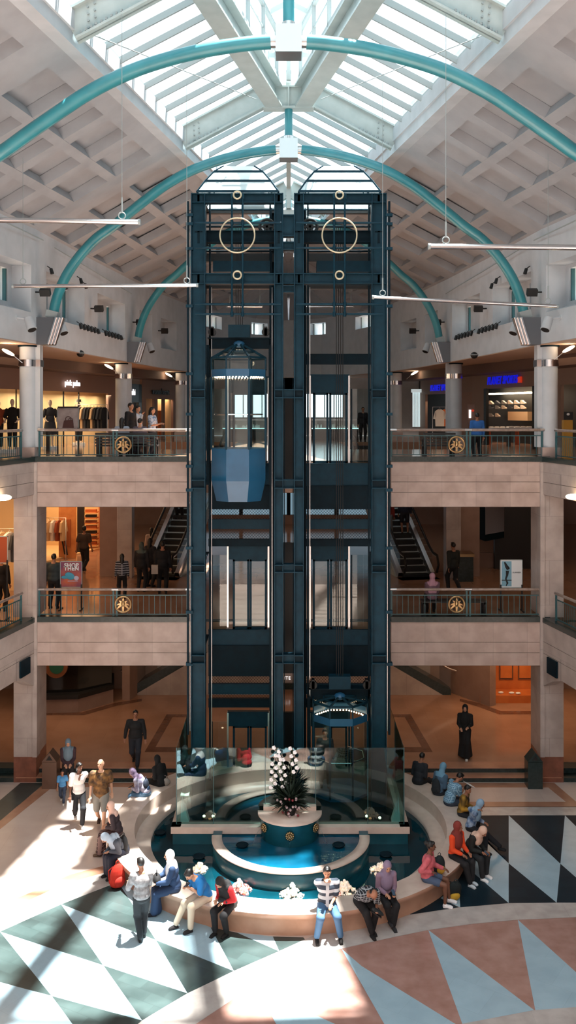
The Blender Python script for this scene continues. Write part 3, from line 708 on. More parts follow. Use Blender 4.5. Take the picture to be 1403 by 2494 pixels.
    for y0, y1 in ((1240, 1264), (1288, 1312), (1646, 1664), (1690, 1700)):      # diamond wire mesh
        s = MB(); z0, z1 = Z(y1, 27.45), Z(y0, 27.45); xa, xb = X(sx0, 27.45), X(sx1, 27.45); h = z1-z0; st_ = .085; q = xa-h
        while q < xb:
            for dr in (0, 1):
                p0, p1 = max(q, xa), min(q+h, xb)
                if p1 > p0:
                    za, zb = z0+(p0-q), z0+(p1-q)
                    if dr: za, zb = z1-(p0-q), z1-(p1-q)
                    s.cyl((p0, 27.45, za), (p1, 27.45, zb), .005, n=3)
            q += st_
        s.build('wire_mesh', m_black, root)
    # glazed head hood
    hx0, hx1 = (480, 678) if k == 0 else (728, 927); Dm = 25.0
    zb = Z(466, DF); s = MB(); gp = MB()
    lev = [(0, 0), (.32, .20), (.62, .42), (.82, .66)]
    w0, w1 = X(hx0, DF), X(hx1, DF); cx = (w0+w1)/2; hw = (w1-w0)/2
    rings = []
    for dz, ins in lev:
        e = ins*1.0; dd = ins*.9
        rings.append([V((w0+e, DF+dd, zb+dz)), V((w1-e, DF+dd, zb+dz)), V((w1-e, DB-dd, zb+dz)), V((w0+e, DB-dd, zb+dz))])
    for r in rings[:3]:
        for i in range(4): s.beam(r[i], r[(i+1) % 4], .05, .06 if i == 0 else .03)
    for i in range(4):
        for r0, r1 in zip(rings, rings[1:]): s.beam(r0[i], r1[i], .03, .04)
    s.build('hood_frame', m_navy, root)
    for r0, r1 in zip(rings, rings[1:]): gp.add(r0+r1, [(i, (i+1) % 4, 4+(i+1) % 4, 4+i) for i in range(4)])
    gp.add(rings[-1], [(0, 1, 2, 3)]); gp.build('hood_glass', m_hood, root)
# link between the towers
t = thing('tower_link', 'dark blue link frames joining the two lift towers in the middle', 'tower link', (0, DF, 9), )
for y0, y1 in ((522, 575), (588, 608), (665, 691), (695, 712), (948, 970), (1168, 1190), (1375, 1395), (1595, 1617)):
    hbeam(690, 716, y0, y1, DF, t, 'link_beam')
s = MB(); bx(s, 690, 716, 970, 1185, 26.6, 26.6, 26.7); bx(s, 690, 716, 1322, 1640, 26.6, 26.6, 26.7); bx(s, 690, 716, 1735, 1905, 26.6, 26.6, 26.7); s.build('dark_panel', m_black, t)
for x in (692.5, 714): s = MB(); bx(s, x-1, x+1, 922, 1900, 26.4, 26.3, 26.6); s.build('edge_strip', m_navyd, t)
# landing doors: a thing per door set
def door_set(xa, leaves, side, yt, yh, yb, lab, D=27.6):
    t = thing('lift_door', lab, 'lift door', (X((xa[0]+xa[1])/2, D), D, Z(yb, D)))
    s = MB(); bx(s, xa[0], xa[1], yt, yh, D, D-.04, D+.1); bx(s, xa[0]-3, xa[1]+3, yt-3, yt, D, D-.06, D+.1); s.build('header', m_navy, t)
    s = MB(); bx(s, xa[0]-4, xa[0], yt, yb, D, D-.05, D+.1); bx(s, xa[1], xa[1]+4, yt, yb, D, D-.05, D+.1); s.build('jamb', m_silver, t)
    s = MB(); bx(s, xa[0]-6, xa[1]+6, yb, yb+4, D, D-.1, D+.1); s.build('sill', m_silver, t)
    for l0, l1 in leaves:
        s = MB(); w = 5
        bx(s, l0, l0+w, yh, yb, D, D, D+.05); bx(s, l1-w, l1, yh, yb, D, D, D+.05); bx(s, l0, l1, yh, yh+w, D, D, D+.05); bx(s, l0, l1, yb-w, yb, D, D, D+.05)
        f = s.build('door_leaf', m_navy, t)
        s = MB(); bx(s, l0+w, l1-w, yh+w, yb-w, D, D+.02, D+.035); s.build('pane', m_glass, f)
    for l0, l1 in side:
        s = MB(); bx(s, l0, l0+3, yh-10, yb, D, D, D+.05); bx(s, l1-3, l1, yh-10, yb, D, D, D+.05); s.build('sidelight_frame', m_navyd, t)
        s = MB(); bx(s, l0+3, l1-3, yh-10, yb, D, D+.02, D+.03); s.build('sidelight_pane', m_glass, t)
door_set((557, 652), ((567, 607), (608, 650)), ((515, 556),), 1330, 1362, 1532, 'glazed lift door of the left tower at the middle gallery')
door_set((757, 848), ((762, 802), (804, 846)), ((855, 903),), 1330, 1362, 1532, 'glazed lift door of the right tower at the middle gallery')
door_set((757, 848), ((762, 800), (802, 846)), ((855, 903),), 915, 957, 1128, 'glazed lift door of the right tower at the upper gallery')
door_set((557, 652), ((567, 607), (608, 650)), ((515, 556),), 920, 957, 1128, 'glazed lift door of the left tower at the upper gallery, behind the car')
door_set((557, 652), ((567, 607), (608, 650)), ((515, 556),), 1735, 1768, 1905, 'glazed lift door of the left tower at ground level')
door_set((757, 848), ((762, 802), (804, 846)), ((855, 903),), 1735, 1768, 1905, 'glazed lift door of the right tower at ground level, behind the car')
# octagonal cars
def car(xc, zt, zf, lab, nm):
    x = X(xc, 26.1); y = 26.15; R = .80
    t = thing('lift_car', lab, 'lift car', (x, y, zf), 'octagonal glass lift cars')
    def oc(r, z, rot=math.pi/8): return [V((x+r*math.cos(rot+i*math.pi/4), y+r*math.sin(rot+i*math.pi/4), z)) for i in range(8)]
    def band(r0, z0, r1, z1, m, n):
        a, b = oc(r0, z0), oc(r1, z1); s = MB(); s.add(a+b, [(i, (i+1) % 8, 8+(i+1) % 8, 8+i) for i in range(8)]); return s.build(n, m, t)
    s = MB(); a, b = oc(R, zf-.85), oc(R, zf+.02); c2 = oc(.66, zf-1.42)
    s.add(c2+a+b, [(i, (i+1) % 8, 8+(i+1) % 8, 8+i) for i in range(8)]+[(8+i, 8+(i+1) % 8, 16+(i+1) % 8, 16+i) for i in range(8)]+[tuple(range(8))[::-1], tuple(range(16, 24))])
    s.build('underbody', m_car, t)
    zw = zf+1.98
    band(R, zw, R, zw+.2, m_car, 'crown_band'); band(R-.02, zf+.02, R-.02, zw, m_glass, 'wall_glass')
    band(R, zw+.2, R, zw+.52, m_glass, 'upper_glass')
    p = oc(R, zw+.52); s = MB(); s.add(p+oc(.1, zt), [(i, (i+1) % 8, 8+(i+1) % 8, 8+i) for i in range(8)]); s.build('dome_glass', m_glass, t)
    s = MB()
    top = oc(.1, zt); mid = [p[i].lerp(top[i], .45) for i in range(8)]
    for i in range(8):
        s.beam(p[i], top[i], .04, .05); s.beam(p[i], p[(i+1) % 8], .04, .05); s.beam(mid[i], mid[(i+1) % 8], .03, .03)
        s.beam(oc(R, zw+.2)[i], p[i], .04, .04, (0, 1, 0)); s.beam(oc(R, zf)[i], oc(R, zw)[i], .05, .05, (0, 1, 0))
    s.build('mullions', m_navy, t)
    s = MB(); s.ell((x, y, zt), .16, .16, .1); s.build('dome_cap', m_car, t)
    s = MB(); hr = oc(R-.1, zf+.95)
    for i in range(8):
        if i not in (1, 2): s.cyl(hr[i], hr[(i+1) % 8], .02, n=8)
    s.build('handrail', m_chrome, t)
    s = MB(); cl = oc(R-.06, zw+.08); s.add(cl, [tuple(range(8))]); s2 = MB()
    n = 0
    for i in range(8):
        for j in range(6):
            q = oc(R-.1, zw-.0)[i].lerp(oc(R-.1, zw-.0)[(i+1) % 8], (j+.5)/6); s2.ell(q, .022, .022, .022, None, 8, 5)
    s2.build('ceiling_bulbs', m_lamp, t)
    # sling: crosshead, machine box, guide shoes
    za = zt-.12
    s = MB(); s.box(x-.85, x+.85, y+.15, y+.37, za, za+.28); s.box(x-.88, x+.88, y+.05, y+.4, za+.28, za+.31); s.build('crosshead', m_navyd, t)
    s = MB(); s.box(x-.3, x+.3, y+.0, y+.3, za+.31, za+.66); s.build('hitch_box', m_navy, t)
    for k in (-1, 1):
        s = MB(); s.cyl((x+k*.74, y-.1, za+.45), (x+k*.74, y+.05, za+.45), .11, n=16); s.box(x+k*.74-.04, x+k*.74+.04, y-.1, y+.1, za+.35, za+.6); s.build('guide_roller', m_black, t)
        s = MB(); s.box(x+k*.86-.04, x+k*.86+.04, y-.05, y+.05, zf-1.0, za+.1); s.build('sling_upright', m_navyd, t)
    for q in (-.09, -.03, .03, .09):
        s = MB(); s.cyl((x+q, y+.1, za+.6), (x+q, y+.1, 16.0), .011, n=5); s.build('rope', m_black, t)
    return t
car(582, Z(838, 26.1), Z(1093, 26.1), 'blue octagonal glass lift car stopped at the upper gallery in the left tower', 'l')
car(828, Z(1697, 26.1), .42, 'octagonal glass lift car at the bottom of the right tower, seen from above', 'r')
# ------------------------------------------------------------------ fountain
FC = V((.05, 24.0)); fx, fy = FC
m_rim = M('cream_marble_rim', (214, 196, 184), .3, c2=(200, 180, 168), scale=3)
m_rimside = M('tan_marble_side', (190, 152, 130), .35, c2=(176, 138, 116), scale=3)
m_basin = M('teal_basin_tiles', (22, 82, 96), .25, c2=(16, 70, 84), scale=3)
def water(name, c, c2):
    m = M(name, c, .04, c2=c2, scale=1.5, bump=0); nt = m.node_tree; b = nt.nodes['Principled BSDF']
    no = nt.nodes.new('ShaderNodeTexNoise'); no.inputs['Scale'].default_value = 9; no.inputs['Detail'].default_value = 3
    bp = nt.nodes.new('ShaderNodeBump'); bp.inputs['Strength'].default_value = .15; bp.inputs['Distance'].default_value = .05
    nt.links.new(no.outputs['Fac'], bp.inputs['Height']); nt.links.new(bp.outputs['Normal'], b.inputs['Normal']); return m
m_water = water('pool_water', (6, 56, 68), (4, 44, 55)); m_water2 = water('upper_pool_water', (10, 80, 106), (8, 66, 90))
root = thing('fountain_pool', 'round marble fountain pool with a broad sitting rim below the lift towers', 'fountain', (fx, fy, 0))
s = MB(); s.lathe((fx, fy, 0), [(4.40, .0), (4.40, .38), (4.53, .41), (4.53, .5)], 96); s.build('rim_face', m_rimside, root)
s = MB(); s.lathe((fx, fy, 0), [(4.53, .5), (3.92, .5)], 96); s.lathe((fx, fy, 0), [(3.92, .5), (3.9, .16)], 96); s.build('sitting_rim', m_rim, root)
s = MB(); s.lathe((fx, fy, 0), [(3.9, .17), (3.52, .17), (3.52, .0)], 96); s.build('inner_ledge', m_rim, root)
s = MB(); s.lathe((fx, fy, 0), [(3.6, .06), (.01, .06)], 96); o = s.build('water', m_water, root)
# inner crescent wall with upper pool
cx_, cy_ = X(708, 23.2), 23.25; t2 = root
s = MB(); s.lathe((cx_, cy_, 0), [(1.92, .05), (1.92, .42), (1.70, .42), (1.70, .05)], 60, math.pi, 2*math.pi)
for e in (-1, 1): s.box(cx_+e*1.81-.11, cx_+e*1.81+.11, cy_-.01, cy_+.3, .05, .42)
o = s.build('crescent_wall', m_basin, root)
s = MB(); s.lathe((cx_, cy_, 0), [(1.94, .42), (1.94, .45), (1.69, .45), (1.69, .42)], 60, math.pi, 2*math.pi); s.build('crescent_coping', m_rim, root)
s = MB(); s.lathe((cx_, cy_, 0), [(1.70, .30), (.01, .30)], 60, math.pi, 2*math.pi); s.box(cx_-1.7, cx_+1.7, cy_, cy_+.35, .2, .3); s.build('upper_water', m_water2, root)
# plinth carrying the lift enclosure
px0, px1, py0, py1 = X(424, 23.9), X(990, 23.9), 23.6, 28.0
s = MB(); s.box(px0, px1, py0, 27.7, 0, .34); s.build('enclosure_plinth', m_basin, root)
s = MB(); s.box(px0-.04, px1+.04, py0-.04, py0+.28, .34, .5); s.box(px0-.04, px0+.2, py0, 27.7, .34, .5); s.box(px1-.2, px1+.04, py0, 27.7, .34, .5); s.build('plinth_coping', m_rim, root)
s = MB(); s.box(px0+.2, px1-.2, py0+.28, 27.7, .3, .36); s.build('pit_floor', m_black, root)
# bow-fronted flower plinth
bxx = X(706, 23.3)
s = MB(); s.lathe((bxx, 23.62, 0), [(.62, .1), (.72, .3), (.74, .72), (.78, .86)], 40, math.pi, 2*math.pi); s.build('flower_plinth', m_basin, root)
s = MB(); s.lathe((bxx, 23.62, 0), [(.8, .84), (.8, .9), (.01, .9)], 40, math.pi, 2*math.pi); s.box(bxx-.66, bxx+.66, 23.6, 23.8, .86, 1.0); s.build('plinth_top', m_rim, root)
for i, a in enumerate((-1.0, 0, 1.0)):
    c = V((bxx+.76*math.sin(a*.95), 23.62-.76*math.cos(a*.95), .66 if i != 1 else .6))
    t = thing('rosette_spout', 'gilt rosette water spout on the flower plinth, %s' % ['left one', 'middle one', 'right one'][i], 'spout', c)
    s = MB(); d = V((math.sin(a*.95), -math.cos(a*.95), 0))
    for j in range(12):
        q = j*math.pi/6; r = .085; u = V((-d.y, d.x, 0)); s.ell(c+u*math.cos(q)*r+V((0, 0, math.sin(q)*r))+d*.02, .032, .032, .032, None, 8, 5)
    for j in range(6):
        q = j*math.pi/3; s.ell(c+u*math.cos(q)*.045+V((0, 0, math.sin(q)*.045))+d*.05, .03, .03, .03, None, 8, 5)
    s.ell(c+d*.07, .03, .03, .03, None, 8, 5); s.build('rosette', m_brass, t)
    s = MB(); e = c+d*.1; pts = [e+d*(.26*k/8)-V((0, 0, .34*(k/8)**2)) for k in range(9)] if i != 1 else [e+d*(.05*k/8)-V((0, 0, .3*(k/8)**1.3)) for k in range(9)]
    s.tube(pts, .008, 6); s.build('water_jet', m_glass, t)
# glass screen round the lifts
zt, gy = 2.42, 23.75
gx = [X(x, gy) for x in (430, 520, 646, 769, 896, 984)]
n = 0
names = ['far left', 'second from left', 'left of the flowers', 'right of the flowers', 'second from right', 'far right']
for i in range(5):
    t = thing('glass_screen', 'clear glass screen panel in front of the lifts, %s' % ['first from the left', 'second from the left', 'middle one behind the flowers', 'second from the right', 'first from the right'][i], 'glass panel', ((gx[i]+gx[i+1])/2, gy, .5), 'front glass screens')
    s = MB(); s.box(gx[i]+.008, gx[i+1]-.008, gy, gy+.015, .5, zt); s.build('pane', m_tank, t)
    s = MB(); s.box(gx[i]-.008, gx[i]+.008, gy-.003, gy+.018, .5, zt); s.build('edge_seam', m_green, t)
for k, (xx, nm) in enumerate(((gx[0], 'left'), (gx[-1], 'right'))):
    for j, (a, b) in enumerate(((gy, 25.7), (25.7, 27.6))):
        t = thing('glass_screen', 'clear glass screen panel at the %s side of the lifts, %s half' % (nm, ['front', 'rear'][j]), 'glass panel', (xx, (a+b)/2, .5))
        s = MB(); s.box(xx-.008, xx+.008, a+.01, b-.01, .5, zt); s.build('pane', m_tank, t)
        s = MB(); s.box(xx-.01, xx+.01, a-.005, a+.012, .5, zt); s.build('edge_seam', m_green, t)
    e = -1 if k == 0 else 1
    t = thing('glass_fin', 'pale stack of glass fins leaning in the %s front corner of the lift enclosure' % nm, 'glass fins', (xx-e*.18, gy+.2, .5))
    for j in range(3):
        s = MB(); s.prism([(xx-e*(.08+.07*j), gy+.12, .5), (xx-e*(.16+.07*j), gy+.12, .5), (xx-e*(.12+.03*j), gy+.12, 1.1-.1*j)], (0, .2, 0)); s.build('fin', m_paper, t)
# low lamps inside the enclosure
for i, (x, y) in enumerate(((497, 1994), (519, 1994), (893, 1994), (925, 1998))):
    c = G(x, y, .42); t = thing('pit_lamp', 'small lit lamp on the pit floor behind the screen, %s' % ['far left', 'second from left', 'right of the flowers', 'far right'][i], 'lamp', c)
    s = MB(); s.cyl(c, c+V((0, 0, .05)), .06, n=12); s.build('body', m_black, t)
    s = MB(); s.ell(c+V((0, 0, .07)), .035, .035, .025); s.build('bulb', m_lamp, t)
# bubbling jets lit from below
m_foam = M('foam_lit_white', (250, 240, 225), .4, emit=.3, ecol=(255, 228, 205)); m_foamr = M('foam_lit_red', (250, 196, 190), .4, emit=.35, ecol=(255, 140, 125))  # light of the underwater lamps is put into the foam's tint and glow
m_redl = M('red_underwater_lamp', (250, 80, 60), .4, emit=3); m_yell = M('yellow_underwater_lamp', (255, 200, 140), .4, emit=3)
for i, (x, y, rad, red, lab) in enumerate(((583, 2168, .30, 1, 'pink bubbling jet with red lamps beside the woman in red'), (710, 2182, .30, 0, 'white bubbling jet in the middle of the front pool'),
        (838, 2170, .30, 2, 'bubbling jet with orange lamps behind the man in the striped shirt'), (927, 2122, .28, 0, 'white bubbling jet behind the woman in the lilac headscarf'), (487, 2118, .2, 0, 'small bubbling jet behind the man in blue'))):
    c = G(x, y, .06); rr = random.Random(i+3)
    t = thing('bubbling_jet', lab, 'water jet', c, 'bubbling jets in the pool')
    s = MB()
    for k in range(110):
        a = rr.random()*6.283; q = rr.random()**.7; hgt = (1-q)**1.5*rad*.95
        z = rr.random()*hgt; s.ell(c+V((math.cos(a)*q*rad*.95, math.sin(a)*q*rad*.95, z+.01)), *(3*[.016+.034*rr.random()*(1.15-q)]), None, 7, 5)
    tag(s.build('foam', m_foamr if red == 1 else m_foam, t), kind='stuff')
    for k in range(5):
        a = k*1.2566+.3; l = c+V((math.cos(a)*rad*.7, math.sin(a)*rad*.7, .02))
        s = MB(); s.cyl(l-V((0, 0, .03)), l+V((0, 0, .0)), .04, n=12); s.ell(l, .035, .035, .02); s.build('lamp', m_redl if red and (red == 1 or k % 2) else m_yell, t)
for i, (x, y) in enumerate(((390, 2031), (485, 2090), (590, 2062), (825, 2062), (940, 2085))):
    c = G(x, y, .06); t = thing('pool_nozzle', ['dark round pool fitting by the left edge of the pool', 'dark round pool fitting left of the crescent wall', 'dark fitting in the left of the upper pool', 'dark fitting in the right of the upper pool', 'dark round pool fitting right of the crescent wall'][i], 'pool fitting', c)
    zz = .3 if i in (2, 3) else .06; c = G(x, y, zz); t.location = c
    s = MB(); s.cyl(c, c+V((0, 0, .05)), .11, .14, 20); s.ring(c+V((0, 0, .05)), .14, .015, (0, 0, 1), 24, 6); s.build('bowl', m_navyd, t)
# flower arrangement
root = thing('flower_arrangement', 'tall arrangement of white orchids over dark foliage on the fountain plinth', 'flowers', (bxx, 23.4, .9))
m_leafd = M('dark_leaf', (26, 38, 34), .45, c2=(38, 52, 40), scale=6); m_orchid = M('orchid_white', (238, 236, 240), .6); m_stem = M('stem_green', (70, 86, 60), .6); m_bulbf = M('pale_button_flower', (166, 146, 150), .7); m_redf = M('dark_red_flower', (120, 34, 46), .6)
b0 = V((bxx, 23.4, .9))
s = MB(); s.lathe(b0, [(.12, 0), (.2, .18), (.17, .24), (.0, .24)], 20); s.build('vase', m_black, root)
rr = random.Random(9); s = MB()
for i in range(330):
    a = rr.random()*6.283; e = rr.random()*1.45-.25; d = V((math.cos(a)*math.cos(e), math.sin(a)*math.cos(e)*.7, math.sin(e)*1.25)); L_ = .22+.3*rr.random()
    p = b0+V((0, 0, .3))+d*.1; q = p+d*L_; w = d.cross(V((0, 0, 1))).normalized()*(.02+.025*rr.random()); m_ = p.lerp(q, .55)+V((0, 0, .03))
    s.add([p, m_-w, q, m_+w], [(0, 1, 2, 3)])
for i in range(70):
    a = rr.random()*6.283; z = .5+.5*rr.random(); p = b0+V((rr.uniform(-.08, .14), 0, z)); d = V((math.cos(a)*.8, math.sin(a)*.5, .5)); q = p+d*.16; w = V((-d.y, d.x, 0)).normalized()*.03
    s.add([p, p.lerp(q, .5)-w, q, p.lerp(q, .5)+w], [(0, 1, 2, 3)])
s.build('foliage', m_leafd, root)
for i in range(26):
    a = rr.uniform(-2.6, -.5); r = rr.uniform(.2, .38); p = b0+V((math.cos(a)*r, math.sin(a)*r*.8, rr.uniform(.05, .5)))
    s = MB(); s.ell(p, .032, .032, .032, None, 10, 6); s.build('button_flower', m_redf if i % 4 == 0 else m_bulbf, root)
for (x0, y0, cnt, dx) in ((672, 1822, 4, 2), (684, 1842, 9, 1.0), (668, 1862, 7, -.5), (712, 1824, 7, 1.2)):
    top = P(x0, y0, 23.35); s = MB(); s.tube([b0+V((0, 0, .3)), b0.lerp(top, .6)+V((0, 0, .12)), top+V((0, 0, .04)), top+V((.02, 0, -.25))], .008, 6)
    st_ = s.build('orchid_stem', m_stem, root)
    for k in range(cnt):
        c = P(x0+dx*k*1.1+(5 if k % 2 else -5), y0+k*9.5, 23.3); s = MB()
        for j in range(5):
            a = j*1.2566; s.ell(c+V((math.cos(a)*.026, -.01*j % 3*.01, math.sin(a)*.026)), .028, .01, .028, None, 8, 5)
        s.build('orchid_flower', m_orchid, root)
# ------------------------------------------------------------------ railings with palm medallions
def medallion(c, r, par, d=(0, -1, 0)):
    s = MB(); c = V(c); s.ring(c, r, .022, (0, 1, 0), 40, 8); s.ring(c, r*.9, .008, (0, 1, 0), 40, 6); s.build('medallion_ring', m_brass, par)
    s = MB(); s.prism([c+V((-.02, 0, -.95*r)), c+V((.02, 0, -.95*r)), c+V((.035, 0, 0)), c+V((-.035, 0, 0))], (0, .02, 0))
    for k in range(7):
        a = math.radians([20, 52, 72, 90, 108, 128, 160, 180][k]) if k < 7 else math.radians(90)
        a = math.radians(-22+k*37); L = r*.85; dr = -1 if math.cos(a) > 0 else 1
        pts = []
        for j in range(6):
            t = j/5; x = math.cos(a)*L*t; z = math.sin(a)*L*t-.35*r*t*t*abs(math.cos(a)); w = .03*math.sin(math.pi*min(1, t*.9+.08))
            nx, nz = -math.sin(a), math.cos(a); pts.append((V((x+nx*w, -.01*t, z+nz*w)), V((x-nx*w, -.01*t, z-nz*w))))
        poly_ = [c+p[0] for p in pts]+[c+p[1] for p in pts[::-1]]
        s.prism(poly_, (0, .015, 0))
    s.ell(c+V((0, -.02, .1*r)), .05, .03, .09); s.build('palm_relief', m_brass, par)
def rail(p, q, z, lab, med=(), sp=.16, posts=None):
    p = V((p[0], p[1], z)); q = V((q[0], q[1], z)); d = q-p; L = d.length; d.normalize()
    t = thing('railing', lab, 'railing', p)
    up = lambda h: V((0, 0, h))
    s = MB(); s.cyl(p+up(.93), q+up(.93), .042, n=14); s.build('handrail', m_wood, t)
    s = MB()
    for h in (.76, .2): s.beam(p+up(h), q+up(h), .025, .03)
    n = max(2, int(L/sp)); s.build('cross_rail', m_green, t)
    s = MB()
    for i in range(n+1):
        c = p+d*L*i/n; s.beam(c+up(.2), c+up(.76), .014, .014, (0, 1, 0))
    s.build('baluster_row', m_green, t)
    k = posts or max(2, int(L/1.55)+1)
    for i in range(k):
        for o in ((0, .1) if 0 < i < k-1 else (0,)):
            c = p+d*(L*i/(k-1)+o); s = MB(); s.beam(c+up(.08), c+up(.9), .05, .05, (0, 1, 0)); s.build('post', m_green, t)
        c = p+d*(L*i/(k-1)+.05); s = MB(); s.cyl(c+up(.93)-d*.1, c+up(.93)+d*.1, .046, n=12); s.build('bracket', m_silver, t)
    for f in med:
        c = p+d*L*f+up(.5)+V((0, -.05, 0)); medallion(c, .235, t)
    return t
for z, nm in ((F2+.0, 'upper'), (F1, 'middle')):
    rail((xL+.1, 27.83), (tl-.02, 27.83), z, 'green railing with a brass palm medallion on the %s gallery, left of the lifts' % nm, ((X(300, 27.8)-xL-.1)/(tl-xL-.12),))
    rail((tr+.02, 27.83), (xR-.1, 27.83), z, 'green railing with a brass palm medallion on the %s gallery, right of the lifts' % nm, ((X(1112, 27.8)-tr-.02)/(xR-tr-.12),))
    for sg, sd in ((-1, 'left'), (1, 'right')):
        A_ = V((sg*7.6, 27.7)); u_ = V((sg*.178, -.984)); a = A_+u_*.5+V((sg*.02, 0)); b = A_+u_*8
        rail(a, b, z, 'green railing on the %s wing of the %s gallery at the picture edge' % (sd, nm), (), .12)
# ------------------------------------------------------------------ escalators
def escalator(base, dirv, zb, zt, lab, w=1.0):
    base = V((*base, zb)); d = V((*dirv, 0)).normalized(); n = V((-d.y, d.x, 0)); rise = zt-zb; run = rise/math.tan(math.radians(30))
    t = thing('escalator', lab, 'escalator', base)
    e0 = base; e1 = base+d*run+V((0, 0, rise))
    s = MB(); ns = int(rise/.2)
    for i in range(ns):
        c = base+d*(run*(i+.5)/ns)+V((0, 0, rise*(i+.5)/ns)); R = Matrix((n, d, V((0, 0, 1)))).transposed()
        s.obox(c-V((0, 0, .1)), (w, run/ns+.02, .2), R)
    s.build('steps', m_black, t)
    s = MB(); s.beam(base-d*.6-V((0, 0, .1)), base+V((0, 0, -.1)), w+.5, .2)
    s.beam(base-V((0, 0, .35)), e1-V((0, 0, .35)), w+.5, .5); s.build('truss_casing', m_steel, t)
    for k in (-1, 1):
        o = n*k*(w/2+.12)
        s = MB(); s.beam(base+o+V((0, 0, .05)), e1+o+V((0, 0, .05)), .16, .3); s.build('skirt', m_silver, t)
        s = MB(); a = base+o; b = e1+o; s.add([a+V((0, 0, .2)), b+V((0, 0, .2)), b+V((0, 0, .85)), a+V((0, 0, .85))], [(0, 1, 2, 3)]); s.build('balustrade_glass', m_glass, t)
        s = MB(); pts = [a-d*.55+V((0, 0, .25)), a-d*.75+V((0, 0, .55)), a-d*.6+V((0, 0, .88)), a-d*.1+V((0, 0, .92)), a+d*.35+V((0, 0, 1.1)), b+V((0, 0, .9))]
        s.tube(pts, .045, 8); s.build('handrail', m_black, t)
        s = MB(); s.tube([p-V((0, 0, .06)) for p in pts[2:]], .02, 6); s.build('rail_trim', m_chrome, t)
        s = MB(); s.beam(b+V((0, 0, .9)), b+d*.01+V((0, 0, .9)), .05, .05); 
    return t
escalator((-4.75, 35.2), (.17, .985), F1, F2, 'escalator rising from the middle gallery behind the left lift tower')
escalator((4.75, 35.2), (-.17, .985), F1, F2, 'escalator rising from the middle gallery behind the right lift tower')
# stairs-like escalators from the ground: seen from the side against the back wall
for sg, nm in ((-1, 'left'), (1, 'right')):
    x0 = sg*5.75; x1 = sg*.6; t = thing('side_escalator', 'stone-clad escalator side rising toward the lifts against the lobby back wall, %s one' % nm, 'escalator', (x0, 35.3, LZ))
    f = lambda x, z: (x, 35.2, z)
    s = MB(); s.prism([f(x0, LZ), f(x1, LZ), f(x1, LZ+3.0)], (0, .7, 0)); s.build('stone_cladding', m_stone2, t)
    s = MB(); s.prism([f(x0+sg*.3, LZ), f(x0+sg*.0, LZ), f(x1, LZ+3.0), f(x1, LZ+3.25), f(x0+sg*.3, LZ+.2)], (0, .75, 0)); s.build('stringer', m_curb, t)
    s = MB(); s.add([f(x0+sg*.3, LZ+.2), f(x1, LZ+3.25), f(x1, LZ+4.0), f(x0+sg*.3, LZ+.95)], [(0, 1, 2, 3)]); s.build('balustrade_glass', m_glass, t)
    s = MB(); s.tube([f(x0+sg*.5, LZ+.9), f(x0+sg*.2, LZ+1.0), f(x1, LZ+4.05)], .04, 8); s.build('handrail', m_chrome, t)
# ------------------------------------------------------------------ shops
def panel(s, x0, x1, y0, y1, D, th=.05): return bx(s, x0, x1, y0, y1, D, D, D+th)
# ground left: black display window standing on a ledge, green glow
t = thing('display_window', 'big black shop window on a stone ledge at the back left of the lobby', 'shop window', (X(195, 34), 34, LZ))
s = MB(); s.prism([(X(60, 33.2), 33.2, .95), (X(190, 33.4), 33.4, .95), (X(272, 34.4), 34.4, .95), (X(272, 35.8), 35.8, .95), (X(60, 35.8), 35.8, .95)], (0, 0, 2.85)); s.build('black_glazing', M('black_glass', (10, 12, 14), .08), t)
s = MB(); s.prism([(X(60, 33.0), 33.0, LZ), (X(190, 33.15), 33.15, LZ), (X(276, 34.3), 34.3, LZ), (X(276, 35.8), 35.8, LZ), (X(60, 35.8), 35.8, LZ)], (0, 0, .5)); s.build('ledge', m_warmwall, t)
s = MB(); s.prism([(X(60, 32.9), 32.9, .8), (X(190, 33.05), 33.05, .8), (X(278, 34.25), 34.25, .8), (X(278, 35.8), 35.8, .8), (X(60, 35.8), 35.8, .8)], (0, 0, .15)); s.build('sill', m_black, t)
s = MB(); c = P(138, 1622, 33.2); s.cyl((c.x, 33.1, c.z), (c.x, 33.22, c.z), .40, n=32); s.k = 1; s.cyl((c.x+.02, 33.08, c.z), (c.x+.02, 33.12, c.z), .25, n=24); s.build('round_sign', [M('orange_sign', (110, 62, 30), .5), M('green_sign', (16, 66, 44), .5, emit=.15)], t)
# ground right: orange lit panelled shop front
m_or = M('orange_lit_panel', (206, 120, 62), .35, c2=(186, 100, 48), scale=2)
t = thing('lit_shopfront', 'orange panelled shop front glowing at the back right of the lobby', 'shopfront', (X(1234, 34.5), 34.5, LZ))
s = MB(); panel(s, 1165, 1345, 1560, 1692, 35.0); s.build('panelling', m_or, t)
for x0, x1 in ((1178, 1206), (1216, 1250), (1262, 1300)):
    s = MB(); panel(s, x0, x1, 1600, 1655, 34.97, .02); s.k = 1; panel(s, x0+3, x1-3, 1597, 1651, 34.95, .02); s.build('door_panel', [m_inlay, m_or], t)
s = MB(); s.box(X(1165, 34.5), X(1345, 34.5), 34.2, 35.0, LZ, LZ+.28); s.build('plinth', m_or, t)
for i, x in enumerate((1220, 1246, 1262)):
    p = V((X(x, 34.45-.05*i), 34.45-.05*i, LZ+.27)); s = MB(); s.ell(p+V((0, 0, .05)), .1, .06, .04); tag(s.build('shoe', m_paper), 'pale shoe on the low plinth of the orange shop front, %s' % ['left', 'middle', 'right'][i] + ' one', 'shoe')
area('orange_shop_light', (X(1234, 33.6), 33.6, 3.5), 3, .5, 60, (1, .6, .32), (math.radians(35), 0, 0))
# ground, seen between the towers: white letters
t = thing('wall_sign', 'white capital letters on the brown wall seen between the lift towers', 'sign', P(698, 1650, 35.85))
text('ITE', 'letters', m_signw, P(700, 1655, 35.8), .17, t, ext=.01)
